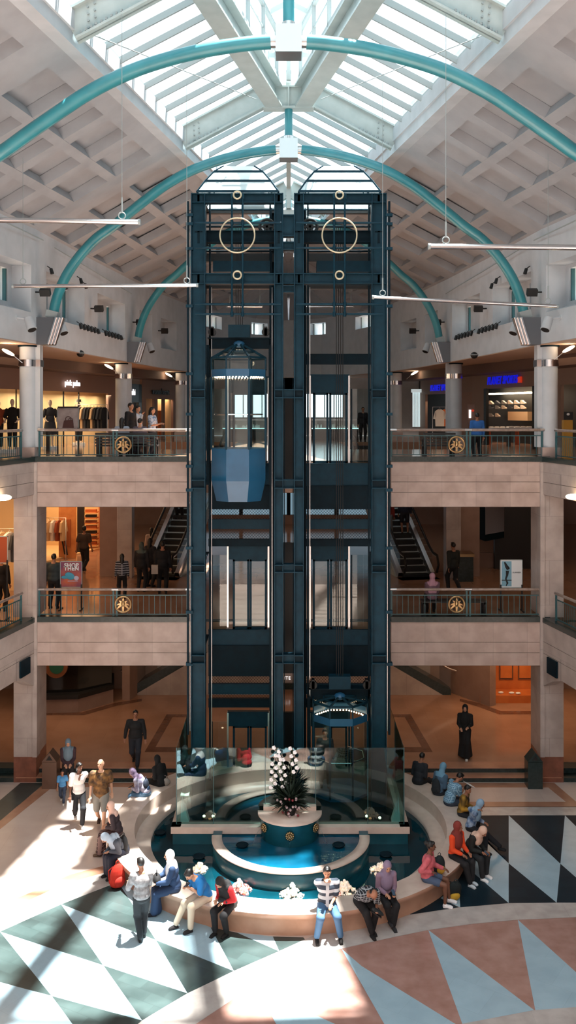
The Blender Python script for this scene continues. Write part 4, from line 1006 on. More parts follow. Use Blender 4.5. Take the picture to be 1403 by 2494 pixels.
# left and right side shops under the wings
for sg, nm in ((-1, 'left'), (1, 'right')):
    u_ = V((sg*.178, -.984)); A_ = V((sg*7.5, 27.6)); n_ = V((sg*.984, .178))
    s = MB(); s.slab(A_+u_*1.5+n_*1.0, A_+u_*2.1+n_*1.0, 0, 3.3, sg*.3); s.build('shop_frame', m_inlay if sg < 0 else m_dark, tag(thing('side_shopfront', 'dark framed shop front under the %s wing at ground level' % nm, 'shopfront', (*(A_+u_*2), 0))))
    s = MB(); s.slab(A_+u_*1.3+n_*4.5, A_+u_*9+n_*4.5, 0, 3.3, sg*.2); s.slab(A_+u_*1.3+n_*.9, A_+u_*1.3+n_*4.5, 0, 3.3, sg*.2); struct(s, 'wall_side_shop_%s' % nm, m_warmwall if sg < 0 else m_dark)
    s = MB(); s.slab(A_+u_*1.5+n_*1.1, A_+u_*8+n_*1.1, 0, .28, sg*3.3); struct(s, 'floor_side_shop_%s' % nm, m_rim if sg < 0 else m_curb)
# middle gallery, left: warm clothing store
m_woodp = M('warm_wood_panel', (214, 142, 86), .4, c2=(196, 122, 68), scale=3); m_shelf = M('shelf_orange', (168, 92, 48), .5)
t = thing('clothing_store', 'warmly lit clothing store front with shelves on the middle gallery, far left', 'shop', (X(190, 40), 40, F1))
zt = 8.45
s = MB(); bx(s, 60, 265, 1200, 1420, 43.0, 43.0, 43.2); s.build('back_wall', m_cremewall, t)
s = MB(); s.slab((X(262, 43), 43), (X(262, 41), 41), F1, zt, -.2); s.build('side_wall', m_woodp, t)
s = MB(); s.prism([(X(117, 38.6), 38.6, F1), (X(262, 42.8), 42.8, F1), (X(262, 42.8), 43, F1), (X(60, 42.8), 43, F1), (X(60, 38.6), 38.6, F1)], (0, 0, .06)); s.build('shop_floor', m_cremewall, t)
for x0, x1, D, mm in ((143, 185, 39.6, m_woodp), (188, 205, 41.0, m_dark), (240, 262, 42.3, m_woodp)):
    s = MB(); bx(s, x0, x1, 1190, 1000+6.2*F/D, D, D, D+.1); s.build('front_panel', mm, t)
s = MB(); bx(s, 155, 172, 1265, 1330, 39.55, 39.52, 39.6); s.build('niche', m_shelf, t)
for i in range(7):
    s = MB(); y = 1245+i*13; bx(s, 210, 240, y, y+2.5, 42.5, 42.0, 42.5); s.k = 1; bx(s, 212, 238, y-6, y, 42.5, 42.1, 42.4); s.build('shelf', [m_woodp, [m_shelf, m_dark, m_redstone][i % 3]], t)
s = MB(); s.cyl(P(148, 1300, 39.3), P(158, 1350, 39.3), .03, n=8); s.cyl(P(156, 1300, 39.3), P(164, 1352, 39.3), .03, n=8); s.build('door_handle', m_black, t)
area('store_light', (X(190, 41), 41.2, 8.3), 4, 3, 260, (1, .62, .32)); area('store_light', (X(150, 39), 38.2, 8.3), 2, 2, 90, (1, .6, .3))
# garments hanging in the middle-left store and the side shop
m_cl = [M('cloth_%s' % n, c, .85) for n, c in (('white', (226, 220, 214)), ('sand', (205, 170, 130)), ('black', (24, 24, 27)), ('charcoal', (52, 54, 60)), ('rust', (150, 70, 40)), ('olive', (90, 90, 64)), ('orange', (226, 120, 60)))]
def garment(p, m, lab, grp, h=.8, w=.4, rz=0, th=.1, sleeves=1):
    p = V(p); R = Matrix.Rotation(rz, 3, 'Z'); L = lambda x, y, z: p+R@V((x, y, z))
    s = MB(); pf = [(-w*.5, 0), (-w*.47, -h), (w*.47, -h), (w*.5, 0), (w*.16, .09), (-w*.16, .09)]
    s.prism([L(x, -th/2, z-.08) for x, z in pf], R@V((0, th, 0)))
    for k in (-1, 1):
        if sleeves: s.prism([L(k*w*.5, -th/2, -.08), L(k*w*.72, -th/2, -h*.62), L(k*w*.5, -th/2, -h*.64), L(k*w*.42, -th/2, -.2)], R@V((0, th, 0)))
    g_ = thing('garment', lab, 'garment', p, grp); s.build('cloth', m, g_)
    s = MB(); s.tube([L(-w*.3, 0, -.02), L(0, 0, .06), L(w*.3, 0, -.02)], .008, 5); s.tube([L(0, 0, .06), L(0, 0, .12)], .006, 5); s.build('hanger', m_silver, g_)
def rack(c, L, h, lab, rz=0):
    c = V(c); d = V((math.cos(rz), math.sin(rz), 0)); t = thing('clothes_rack', lab, 'clothes rack', c)
    s = MB(); s.tube([c-d*L/2, c-d*L/2+V((0, 0, h)), c+d*L/2+V((0, 0, h)), c+d*L/2], .016, 8); s.build('frame', m_silver, t)
    s = MB()
    for k in (-1, 1): s.box(c.x+k*d.x*L/2-.03, c.x+k*d.x*L/2+.03, c.y-.25, c.y+.25, c.z, c.z+.03)
    s.build('foot', m_silver, t)
c = V((X(128, 39), 39.2, F1)); rack(c, 1.0, 1.75, 'rail of pale shirts in the warm store on the middle gallery')
for i in range(5): garment(c+V((-.4+.2*i, 0, 1.63)), m_cl[(0, 1, 0, 4, 1)[i]], 'pale shirt on the rail in the warm store, middle gallery', 'shirts on the warm store rail', .75, .36, 1.2)
# upper gallery shopfronts along the angled lines
def sld(x, sg):                     # depth where a sight column meets the shop line
    k = abs(x-CX)/F; return (11.5+.22*28)/(k+.22)
def spl(x, sg, z, off=0):
    D = (11.5+off+.22*28)/(abs(x-CX)/F+.22); return V((sg*(11.5+off-.22*(D-28)), D, z))
def sp(s, x0, x1, z0, z1, sg, off=0, th=.12):
    a = spl(x0, sg, z0, off); b = spl(x1, sg, z0, off); n = V((b-a).normalized()); n = V((-n.y, n.x, 0)); n = n if n.x*sg > 0 else -n
    s.prism([a, b, b+n*th, a+n*th], (0, 0, z1-z0)); return s
rz_l = math.atan2((spl(200, -1, 0)-spl(100, -1, 0)).y, (spl(200, -1, 0)-spl(100, -1, 0)).x)
rz_r = math.atan2((spl(1306, 1, 0)-spl(1206, 1, 0)).y, (spl(1306, 1, 0)-spl(1206, 1, 0)).x)
m_head = M('shop_head_wall', (152, 124, 112), .8)
# left boutique
t = thing('boutique_front', 'cream lit boutique front with white lit lettering on the upper gallery, left', 'shopfront', (*spl(180, -1, 0).xy, F2), None)
s = MB(); sp(s, -60, 282, 11.68, 12.82, -1); sp(s, 264, 282, F2, 11.68, -1); sp(s, 90, 93, F2, 11.68, -1, 0, .05); s.build('head_wall', m_head, t)
s = MB(); a, b = spl(-60, -1, F2, 1.3), spl(300, -1, F2, 1.3); s.prism([a, b, b+V((-.1, .1, 0)), a+V((-.1, .1, 0))], (0, 0, 2.9)); s.build('back_wall', m_cremewall, t)
s = MB(); sp(s, 155, 156.5, F2, 11.68, -1, 0, .04); sp(s, 192, 193.5, F2, 11.68, -1, 0, .04); sp(s, 40, 41, F2, 11.68, -1, 0, .04); s.build('glazing_bar', m_black, t)
s = MB(); a, b = spl(-60, -1, F2), spl(155, -1, F2); s.add([a, b, b+V((0, 0, 2.28)), a+V((0, 0, 2.28))], [(0, 1, 2, 3)]); s.build('pane', m_glass, t)
text('pink palm', 'letters', m_signw, spl(177, -1, 11.93, -.1), .34, t, rz=rz_l)
for sgx in (60, 120, 175, 225, 255): area('boutique_light', spl(sgx, -1, 11.6, .5), .8, 2.0, 55, (1, .8, .55))
# navy shop and lingerie shop on the left
t = thing('navy_shopfront', 'narrow dark navy shop front with white lit lettering behind the second left column', 'shopfront', (*spl(328, -1, 0).xy, F2))
s = MB(); sp(s, 284, 345, 11.3, 12.2, -1, -.02); sp(s, 338, 345, F2, 12.2, -1, -.02); sp(s, 284, 345, F2, 11.3, -1, .6); s.build('fascia', M('navy_shop_paint', (28, 38, 52), .4), t)
text('lashi', 'letters', m_signw, spl(322, -1, 11.65, -.1), .42, t, rz=rz_l)
t = thing('lingerie_shopfront', 'beige shop front with dark outlined lettering beside the navy one, left of the lifts', 'shopfront', (*spl(390, -1, 0).xy, F2))
s = MB(); sp(s, 346, 436, 11.5, 12.82, -1); 
for x0, x1 in ((346, 356), (376, 384), (398, 402), (422, 436)): sp(s, x0, x1, F2, 11.5, -1)
s.build('front_wall', m_head, t)
s = MB(); a, b = spl(346, -1, F2, .8), spl(425, -1, F2, .8); s.prism([a, b, b+V((-.1, .1, 0)), a+V((-.1, .1, 0))], (0, 0, 2.4)); s.build('back_wall', m_cremewall, t)
text("women'secret", 'letters', m_black, spl(392, -1, 11.75, -.1), .42, t, rz=rz_l, bold=.008)
s = MB(); sp(s, 386, 398, F2, 10.9, -1, .3); s.build('display_block', m_cl[6], t)
area('lingerie_light', spl(395, -1, 11.6, .8), 1, 2, 55, (1, .66, .4))
# bulkhead band under the ceiling, both sides
for sg, nm in ((-1, 'left'), (1, 'right')):
    s = MB(); x = lambda v: v if sg < 0 else 1406-v
    a = spl(x(-60), sg, 12.45, -1.1); b = spl(x(450), sg, 12.45, -1.1); n = V((sg*.2, 0, 0)); s.prism([a, b, b+n*6, a+n*6], (0, 0, .42)); struct(s, 'trim_bulkhead_%s' % nm, M('brown_bulkhead_'+nm, (104, 84, 76), .8))
# right: sports shop
t = thing('sports_shopfront', 'grey sports shop front with big blue lettering on the upper gallery, far right', 'shopfront', (*spl(1230, 1, 0).xy, F2))
s = MB(); sp(s, 1150, 1470, 11.85, 12.82, 1); sp(s, 1150, 1180, F2, 11.85, 1); sp(s, 1303, 1366, F2, 11.9, 1, .05); s.build('front_wall', M('grey_beige_wall', (148, 128, 118), .8), t)
s = MB(); sp(s, 1150, 1480, F2, 12.8, 1, 2.6); sp(s, 1178, 1184, F2, 11.86, 1, -.03); sp(s, 1296, 1304, F2, 11.86, 1, -.03); s.build('dark_interior', m_black, t)
s = MB(); sp(s, 1190, 1286, 11.66, 11.73, 1, 2.0, .3); s.build('light_strip', m_lamp, t)
g = text('PLANET SPORTS', 'letters', m_signb, spl(1222, 1, 12.02, -.12), .46, t, rz=rz_r, shear=.25, bold=.008, sx=.8)
s = MB(); sp(s, 1261, 1269, 12.02, 12.26, 1, -.1, .05); s.build('red_tab', m_signr, t)
t = thing('sports_shopfront', 'second sports shop front with blue lettering, partly behind the second right column', 'shopfront', (*spl(1075, 1, 0).xy, F2))
s = MB(); sp(s, 1024, 1150, 11.72, 12.82, 1); sp(s, 1020, 1036, F2, 11.75, 1); s.build('front_wall', M('grey_beige_wall_b', (144, 124, 114), .8), t)
s = MB(); sp(s, 1020, 1125, F2, 12.8, 1, 1.8); s.build('dark_interior', m_black, t); s = MB(); sp(s, 1103, 1150, F2, 11.75, 1, 0); s.build('side_wall', m_head, t)
text('PLANET SPORTS', 'letters', m_signb, spl(1073, 1, 11.88, -.12), .42, t, rz=rz_r, shear=.25, bold=.008, sx=.85)
s = MB(); sp(s, 1098, 1103, 11.88, 12.15, 1, -.1, .05); s.build('red_tab', m_signr, t)
area('sports_light', spl(1065, 1, 11.4, .8), 1, 1.5, 40, (1, .62, .36)); area('sports_light', spl(1240, 1, 11.9, 1.2), 1, 2.5, 45, (1, .8, .6))
# shoes on the display wall of the sports shop
m_shoe = [M('shoe_%s' % n, c, .5) for n, c in (('cream', (216, 196, 176)), ('dark', (60, 62, 70)), ('grey', (140, 136, 134)))]
def shoe(p, rz, m, lab, grp=None, L=.28, par=None, nm='shoe'):
    p = V(p); R = Matrix.Rotation(rz, 3, 'Z'); s = MB()
    pr = [(-.45, 0), (.5, 0), (.54, .12), (.42, .24), (.12, .34), (-.1, .52), (-.44, .56), (-.5, .3)]
    q = [p+R@V((x*L, -.045, z*L*.75)) for x, z in pr]; s.prism(q, R@V((0, .09, 0)))
    o = s.build(nm, m, par)
    if par is None: tag(o, lab, 'shoe', grp)
    return o
k = 0
for j, z in enumerate((11.2, 10.98, 10.6)):
    for i in range(6):
        if j == 2 and i > 1: continue
        xx = 1197+i*15.5; p = spl(xx, 1, z, 2.2)
        if j == 0 or j == 1 or i < 2: shoe(p, rz_r, m_shoe[0] if i > 3 else m_shoe[(i+j) % 3], 'trainer on the %s shelf of the dark display wall in the sports shop' % ['top', 'second', 'third'][j], 'trainers on the %s shelf' % ['top', 'second', 'third'][j], .42)
t = thing('shoe_display', 'pale block shelf under the trainers in the sports shop', 'display', spl(1258, 1, 10, 2.0)); s = MB(); sp(s, 1237, 1285, 10.45, 10.85, 1, 2.1, .3); s.build('block', m_cl[1], t)
for i, (xx, zz, w_) in enumerate(((1225, 10.15, 1.5), (1275, 10.2, 1.5))):
    p = spl(xx, 1, F2, .9); t = thing('display_table', 'display table in front of the trainers, %s one' % ['left', 'right'][i], 'table', p)
    s = MB(); s.box(p.x-.7, p.x+.7, p.y-.3, p.y+.3, zz-.05, zz); s.build('table_top', m_silver, t)
    for a in (-.62, .62): s = MB(); s.box(p.x+a-.03, p.x+a+.03, p.y-.25, p.y+.25, F2, zz-.05); s.build('leg', m_cl[4] if i == 0 else m_dark, t)
    s = MB()
    for q in range(5): s.box(p.x-.6+q*.25, p.x-.45+q*.25, p.y-.2, p.y+.1, zz, zz+.05)
    s.build('folded_clothes', m_cl[0], t)
p = spl(1088, 1, F2, .5)
for i, (dx, m) in enumerate(((-.35, 0), (-.05, 6), (.3, 3))): garment(p+V((dx, .1*i, 1.55)), m_cl[m], ['white singlet', 'orange sports shirt', 'dark sports shirt'][i]+' hanging in the second sports shop', None, .75, .45, 0, .14)
t = thing('garment_rail', 'rail carrying the sports shirts in the second sports shop', 'clothes rack', p); s = MB(); s.tube([p+V((-.7, 0, 0)), p+V((-.7, 0, 1.68)), p+V((.7, 0, 1.68)), p+V((.7, 0, 0))], .02, 8); s.build('frame', m_silver, t)
# slatted bright window right of the first column, black-yellow stand
t = thing('slatted_window', 'bright window with vertical white slats beside the farthest right column', 'window', P(1014, 1000, 49))
s = MB()
for i in range(7): bx(s, 1005+i*2.8, 1006.6+i*2.8, 955, 1040, 49, 49, 49.1)
bx(s, 1002, 1026, 948, 956, 49, 48.9, 49.1); s.build('slats', M('slat_glow', (225, 240, 242), .5, emit=.55), t)  # the window's brightness is put into the slats as a glow
t = thing('info_stand', 'black and yellow notice stand at the right edge of the upper gallery', 'stand', P(1385, 1040, 29.5))
s = MB(); bx(s, 1373, 1395, 1023, 1120, 29.5, 29.5, 29.7); s.build('yellow_panel', M('mustard', (196, 146, 50), .5), t)
s = MB(); bx(s, 1373, 1395, 1003, 1022, 29.5, 29.47, 29.5); s.build('black_panel', m_black, t)
s = MB(); s.ell(P(1384, 1009, 29.46), .05, .01, .04); s.build('white_mark', m_paper, t)
# hydrant panel beside the second right column
t = thing('hydrant_panel', 'grey wall panel with a white strip and red lamp beside the second right column', 'panel', P(1148, 1010, 39))
s = MB(); bx(s, 1140, 1156, 985, 1088.4, 39, 39, 39.2); s.build('panel', m_head, t)
s = MB(); bx(s, 1142, 1147, 998, 1018, 39, 38.96, 39); s.build('white_strip', m_signw, t); s = MB(); s.cyl(P(1152, 1000, 38.96), P(1152, 1000, 39), .05, n=12); s.build('red_lamp', m_signr, t)
# mannequins and racks in the boutique
m_man = M('mannequin_skin', (226, 204, 186), .35)
def mannequin(x, y, D, m, lab, rz=0, h=1.8, sk=False):
    b = V((X(x, D), D, F2+.12)); t = thing('mannequin', lab, 'mannequin', b, None, rz); q = h/1.8
    s = MB(); L = lambda a, b_, c: V((a*q, b_*q, c*q))
    s.ell(L(0, 0, 1.68), .075, .09, .115); s.cap(L(0, 0, 1.48), L(0, 0, 1.6), .045, .045); s.ell(L(0, 0, 1.3), .17, .1, .2); s.ell(L(0, 0, 1.0), .15, .1, .18)
    for k in (-1, 1):
        s.cap(L(k*.09, 0, .95), L(k*.09, 0, .5), .08, .055); s.cap(L(k*.09, 0, .5), L(k*.09, 0, .08), .052, .035); s.ell(L(k*.09, -.06, .03), .04, .11, .035)
        s.cap(L(k*.2, 0, 1.4), L(k*.26, 0, 1.12), .045, .036); s.cap(L(k*.26, 0, 1.12), L(k*.2, -.18, .98), .034, .025); s.ell(L(k*.18, -.23, .96), .03, .06, .02)
    s.build('body', m_man, t, True)
    s = MB(); s.ell(L(0, 0, 1.3), .205, .13, .22); s.ell(L(0, 0, 1.02), .19, .13, .28)
    for k in (-1, 1): s.cap(L(k*.2, 0, 1.4), L(k*.255, 0, 1.15), .065, .065)
    if sk: s.lathe(L(0, 0, .45), [(.28, 0), (.19, .5)], 16)
    s.build('dress' if sk else 'top', m, t, True)
    s = MB()
    if not sk:
        for k in (-1, 1): s.cap(L(k*.09, 0, .95), L(k*.09, 0, .14), .1, .06)
        s.build('trousers', m_cl[2], t, True)
    s = MB(); s.box(-.25, .25, -.25, .25, -.12, 0); s.build('base', m_paper, t, True)
    return t
mannequin(30, 0, 33.5, m_cl[2], 'mannequin in a loose black top left of the front column', 0, 1.8)
mannequin(-4, 0, 33.5, m_cl[4], 'mannequin in a rust top cut by the left picture edge', .3, 1.75)
mannequin(122, 0, 36.5, m_cl[3], 'mannequin in a grey dress right of the front left column', .6, 1.8, True)
mannequin(192, 0, 40.5, m_cl[2], 'mannequin in black with a dark wide hat behind the bag poster', .3, 1.72)
s = MB(); c = V((X(192, 40.5), 40.5, F2+1.86)); s.lathe(c, [(.2, 0), (.1, .03), (.1, .12), (.0, .13)], 18); tag(s.build('hat', m_black), 'dark wide-brimmed hat on the mannequin behind the poster', 'hat')
t = thing('display_table', 'white low display table with bags in the boutique window', 'table', (X(135, 35), 35, F2)); s = MB(); s.box(X(92, 35), X(118, 35), 34.8, 35.3, F2+.78, F2+.82); s.build('table_top', m_paper, t)
for xx in (94, 116): s = MB(); s.box(X(xx, 35)-.02, X(xx, 35)+.02, 34.85, 35.25, F2, F2+.78); s.build('leg', m_dark, t)
c = V((X(222, 39.8), 39.8, F2)); rack(c, 1.35, 1.75, 'clothes rail of dark garments in the boutique')
for i in range(9): garment(c+V((-.58+.14*i, 0, 1.63)), m_cl[(2, 2, 1, 3, 2, 1, 2, 3, 2)[i]], ('dark' if i not in (2, 5) else 'sand coloured')+' garment on the boutique clothes rail', ('dark' if i not in (2, 5) else 'sand')+' garments on the boutique rail', .8, .42, 1.1)
# poster stands
def stand(x0, x1, y0, y1, D, zf, lab, bg_, nm='poster_stand'):
    t = thing(nm, lab, 'poster stand', (X((x0+x1)/2, D), D, zf))
    s = MB(); w = 1.6
    for a in ((x0, x0+w, y0, y1), (x1-w, x1, y0, y1), (x0, x1, y0, y0+w), (x0, x1, y1-w, y1)): bx(s, *a, D, D, D+.05)
    s.build('frame', m_bar, t); s = MB(); bx(s, x0+w, x1-w, y0+w, y1-w, D, D+.01, D+.03); s.build('sheet', bg_, t)
    for x in (x0+w, x1-w):
        s = MB(); b = V((X(x, D), D, zf)); s.beam(b, V((X(x, D), D, Z(y1, D)+.1)), .04, .04, (0, 1, 0)); s.beam(b+V((0, -.25, .02)), b+V((0, .25, .02)), .04, .04); s.build('leg', m_black, t)
    return t
m_post = M('poster_orange', (196, 96, 62), .5, c2=(86, 44, 96), scale=1.6)
D = 29.4; t = stand(146, 200, 1367, 1431, D, F1, 'upright poster with a blue shape and white lettering beside the dark man, middle gallery', m_post)
text('SHOP', 'lettering', m_paper, P(174, 1381, D-.01), .17, t, ext=.002, bold=.006); text('THEN', 'lettering', m_paper, P(174, 1389, D-.01), .17, t, ext=.002, bold=.006)
s = MB(); s.ell(P(170, 1403, D-.01), .16, .01, .11, Matrix.Rotation(.4, 3, 'Y')); s.ell(P(158, 1406, D-.01), .12, .008, .05); s.build('printed_shape', M('print_blue', (60, 150, 180), .5), t)
s = MB(); s.ell(P(186, 1408, D-.012), .08, .008, .07); bx(s, 165, 190, 1414.5, 1416, D, D-.01, D); s.build('printed_lines', M('print_lilac', (190, 180, 200), .5), t)
D = 29.2; t = stand(1218, 1273, 1363, 1432, D, F1, 'pale poster of a gymnast beside the dark shop, middle gallery right', m_paper)
s = MB(); bx(s, 1222, 1246, 1367, 1428, D, D, D+.01); s.build('printed_photo', M('print_sky', (120, 168, 190), .5), t)
s = MB(); s.tube([P(1229, 1369, D), P(1234, 1380, D), P(1238, 1386, D)], [.02, .05, .055], 8); s.tube([P(1236, 1390, D), P(1235, 1401, D), P(1232, 1410, D), P(1236, 1420, D), P(1233, 1427, D)], [.05, .035, .025, .03, .012], 8); s.build('printed_figure', m_dark, t)
s = MB(); bx(s, 1222, 1246, 1412, 1414, D, D-.005, D); s.build('printed_bar', m_black, t)
text('SUMMER', 'lettering', m_dark, P(1258.5, 1396, D-.01), .062, t, ext=.002)
D = 31.5; t = stand(139, 192, 993, 1049, D, F2, 'upright poster of a handbag in front of the boutique, upper gallery', M('poster_grey', (196, 186, 184), .5, c2=(166, 150, 148), scale=3))
s = MB(); s.prism([P(152, 1042, D), P(180, 1042, D), P(178, 1022, D), P(156, 1024, D)], (0, -.012, 0)); s.ring(P(166, 1021, D), .09, .012); s.ring(P(172, 1023, D), .07, .01); s.build('printed_bag', M('print_brown', (96, 60, 56), .5), t)
s = MB(); bx(s, 141, 190, 990, 994, D, D-.02, D+.08); s.build('top_bar', m_black, t)
# middle gallery right: dark shop with a tall glazed display, planter box
t = thing('dark_shop', 'unlit black shop front on the middle gallery, right', 'shopfront', (X(1250, 38), 38, F1))
s = MB(); bx(s, 1205, 1345, 1180, 1395, 37, 37, 37.2); s.build('black_wall', m_black, t)
t = thing('glazed_display', 'tall hanging glass display case on the dark shop, middle gallery right', 'display case', (X(1195, 36), 36, F1+1.5))
s = MB(); q = [P(1156, 1235, 36.5), P(1182, 1235, 35.4), P(1228, 1235, 36.4)]; s.prism([V((p.x, p.y, 6.0)) for p in q]+[V((q[2].x, 38, 6.0)), V((q[0].x, 38, 6.0))], (0, 0, 2.4)); s.build('case', m_navyd, t)
s = MB(); s.prism([V((p.x, p.y-.03, 6.25)) for p in q[1:]]+[V((q[2].x, q[2].y+.0, 6.25)), V((q[1].x, q[1].y, 6.25))], (0, 0, 2.1)); s.build('glass_front', m_silver, t)
s = MB(); bx(s, 1156, 1345, 1345, 1420, 37.5, 37.3, 37.5); bx(s, 1108, 1156, 1200, 1420, 37.5, 37.3, 37.5); struct(s, 'wall_middle_right', m_warmwall)
t = thing('planter_box', 'dark green box bin with a shiny top beside the pier, middle gallery right', 'bin', (X(1129, 35), 35, F1))
s = MB(); bx(s, 1110, 1148, 1352, 1412, 34.6, 34.2, 34.95); s.build('box', m_curb, t); s = MB(); bx(s, 1108, 1150, 1345, 1352, 34.6, 34.15, 34.98); s.build('lid', m_brass, t)
# upper gallery glimpsed through the lifts: counters with goods
for i, (x0, x1) in enumerate(((-3.4, -1.2), (-.9, .9), (1.2, 3.6))):
    t = thing('cosmetics_counter', 'lit glass sales counter seen through the lifts on the upper gallery, %s' % ['left', 'middle', 'right'][i], 'counter', ((x0+x1)/2, 49, F2))
    s = MB(); s.box(x0, x1, 48.6, 49.2, F2, F2+.55); s.build('base', m_dark, t)
    s = MB(); s.box(x0, x1, 48.6, 49.2, F2+.56, F2+1.0); s.build('glass_case', m_glass, t)
    s = MB(); s.box(x0, x1, 48.62, 49.18, F2+.55, F2+.6); s.build('light_tray', M('tray_lit', (200, 240, 238), .5, emit=1.4), t)
    s = MB(); rr = random.Random(i)
    for j in range(22): a = x0+.1+rr.random()*(x1-x0-.2); s.box(a, a+.06, 48.7+.3*rr.random(), 48.95, F2+.6, F2+.68+.14*rr.random())
    s.build('goods', m_cl[0], t); s = MB(); s.box(x0, x1, 48.58, 49.22, F2+1.0, F2+1.03); s.build('top_frame', m_silver, t)
# lamps on gallery columns
for i, (x, y, D) in enumerate(((20, 858, 27.2), (265, 893, 38), (411, 913, 47), (1385, 850, 27.4), (1010, 908, 46))):
    c = P(x, y, D); t = thing('dish_lamp', 'lit dish lamp on a column under the upper ceiling, %s' % ['far left', 'second from the left', 'next to the left lift tower', 'far right', 'next to the right lift tower'][i], 'lamp', c)
    sgx = 1 if x < CX else -1
    s = MB(); R_ = Matrix.Rotation(.5*sgx, 3, 'Y'); s.ell(c, .2, .16, .05, R_); s.build('lit_dish', m_lamp, t)
    s = MB(); s.tube([c, c+V((sgx*.18, 0, -.12)), c+V((sgx*.38, .1, -.3))], .015, 6); s.build('arm', m_silver, t)
    l = bpy.data.lights.new('lamp_glow', 'POINT'); l.energy = 22; l.color = (1, .7, .45); l.shadow_soft_size = .15; o = bpy.data.objects.new('lamp_glow', l); C.objects.link(o); o.location = c+V((0, -.1, .2))
for i, (x, y, D) in enumerate(((10, 1212, 25.5), (1396, 1210, 25.5))):
    c = P(x, y, D); t = thing('dish_lamp', 'lit dish lamp under the %s wing ceiling at the picture edge' % ['left', 'right'][i], 'lamp', c); s = MB(); s.ell(c, .2, .2, .08); s.build('lit_dish', m_lamp, t)
# dome cameras and ceiling downlights
for i, (x, y, D) in enumerate(((196, 867, 32), (655+500, 888, 33))):
    c = V((X(x, D), D, 12.83)); t = thing('dome_camera', 'small dark dome camera under the %s upper gallery ceiling' % ['left', 'right'][i], 'camera', c); s = MB(); s.ell(c, .13, .13, .12); s.build('dome', m_black, t); s = MB(); s.cyl(c, c+V((0, 0, .03)), .15, n=16); s.build('rim', m_bar, t)
for sg, nm in ((-1, 'left'), (1, 'right')):
    for i, (D, o) in enumerate(((30, 1.1), (34, .8), (37, 1.4), (41, 1.0), (44.5, .9))):
        c = V((sg*(wx(D)+o), D, 12.84)); s = MB(); s.cyl(c, c+V((0, 0, .02)), .09, n=16); tag(s.build('downlight', m_lamp), 'round downlight recessed in the %s upper gallery ceiling' % nm, 'downlight', '%s gallery downlights' % nm)
# small projecting hooks on the white wall band
# benches
def bench(x0, x1, D, zf, lab, back=True):
    xa, xb = X(x0, D), X(x1, D); t = thing('bench', lab, 'bench', ((xa+xb)/2, D, zf))
    s = MB()
    for j in range(5): s.box(xa, xb, D-.22+j*.1, D-.14+j*.1, zf+.42, zf+.46)
    s.build('seat', m_black, t)
    for xx in (xa+.03, xb-.1):
        s = MB(); s.box(xx, xx+.08, D-.25, D-.17, zf, zf+.66 if back else zf+.45); s.box(xx, xx+.08, D+.2, D+.28, zf, zf+.66 if back else zf+.45); s.box(xx, xx+.08, D-.25, D+.28, zf+.62 if back else zf+.38, zf+.67 if back else zf+.43); s.build('side_frame', m_black, t)
    if back:
        s = MB()
        for j in range(4): s.box(xa, xb, D-.27, D-.24, zf+.5+j*.09, zf+.56+j*.09)
        s.build('backrest', m_black, t)
    return t
bench(236, 385, 28.7, F2, 'black slatted bench behind the railing, upper gallery left'); bench(1028, 1106, 28.7, F2, 'black slatted bench behind the railing, upper gallery right')
bench(1026, 1183, 28.6, F1, 'dark bench behind the railing, middle gallery right', False)
# bins
def bin_(x, y, m, lab, w=.42, h=.95):
    b = G(x, y, 0); t = thing('litter_bin', lab, 'bin', b)
    s = MB(); s.box(b.x-w/2, b.x+w/2, b.y, b.y+w, 0, h-.18); s.build('body', m, t)
    s = MB(); s.prism([(b.x-w/2-.01, b.y-.01, h-.17), (b.x+w/2+.01, b.y-.01, h-.17), (b.x, b.y-.01, h+.1)], (0, w+.02, 0)); s.build('pitched_lid', m, t)
    s = MB(); s.prism([(b.x-w*.22, b.y-.02, h-.12), (b.x+w*.22, b.y-.02, h-.12), (b.x, b.y-.02, h+.02)], (0, .02, 0)); s.build('opening', m_black, t); return t
bin_(120, 1922, M('bronze_metal', (126, 104, 92), .3, .7), 'bronze litter bin with a pitched lid at the foot of the left pillar'); bin_(1304, 1922, m_curb, 'dark litter bin with a pitched lid at the foot of the right pillar')
# side shop goods glimpsed left of the left pillar, middle gallery
u_ = V((-.178, -.984)); A_ = V((-7.5, 27.6))
c = P(12, 1340, 28.8); c.z = F1; rack(c, 1.0, 2.6, 'rail of pale clothes at the left picture edge, middle gallery')
for i in range(4): garment(c+V((-.3+.22*i, 0, 2.48)), m_cl[(0, 1, 0, 3)[i]], 'pale clothes hanging at the left picture edge, middle gallery', 'clothes at the left picture edge', .8, .4, 1.0)
t = stand(-20, 19, 1306, 1372, 28.0, F1, 'dark poster stand cut by the left picture edge, middle gallery', m_cl[4])
s = MB(); s.slab(V((-10.8, 32.5)), V((-11.5, 24)), F1, 8.4, .2); s.box(-11, X(60, 33), 32.5, 32.7, F1, 8.4); struct(s, 'wall_middle_left_store', m_cremewall)
area('edge_store_light', (-9.3, 28.5, 8.2), 2, 4, 150, (1, .6, .3))
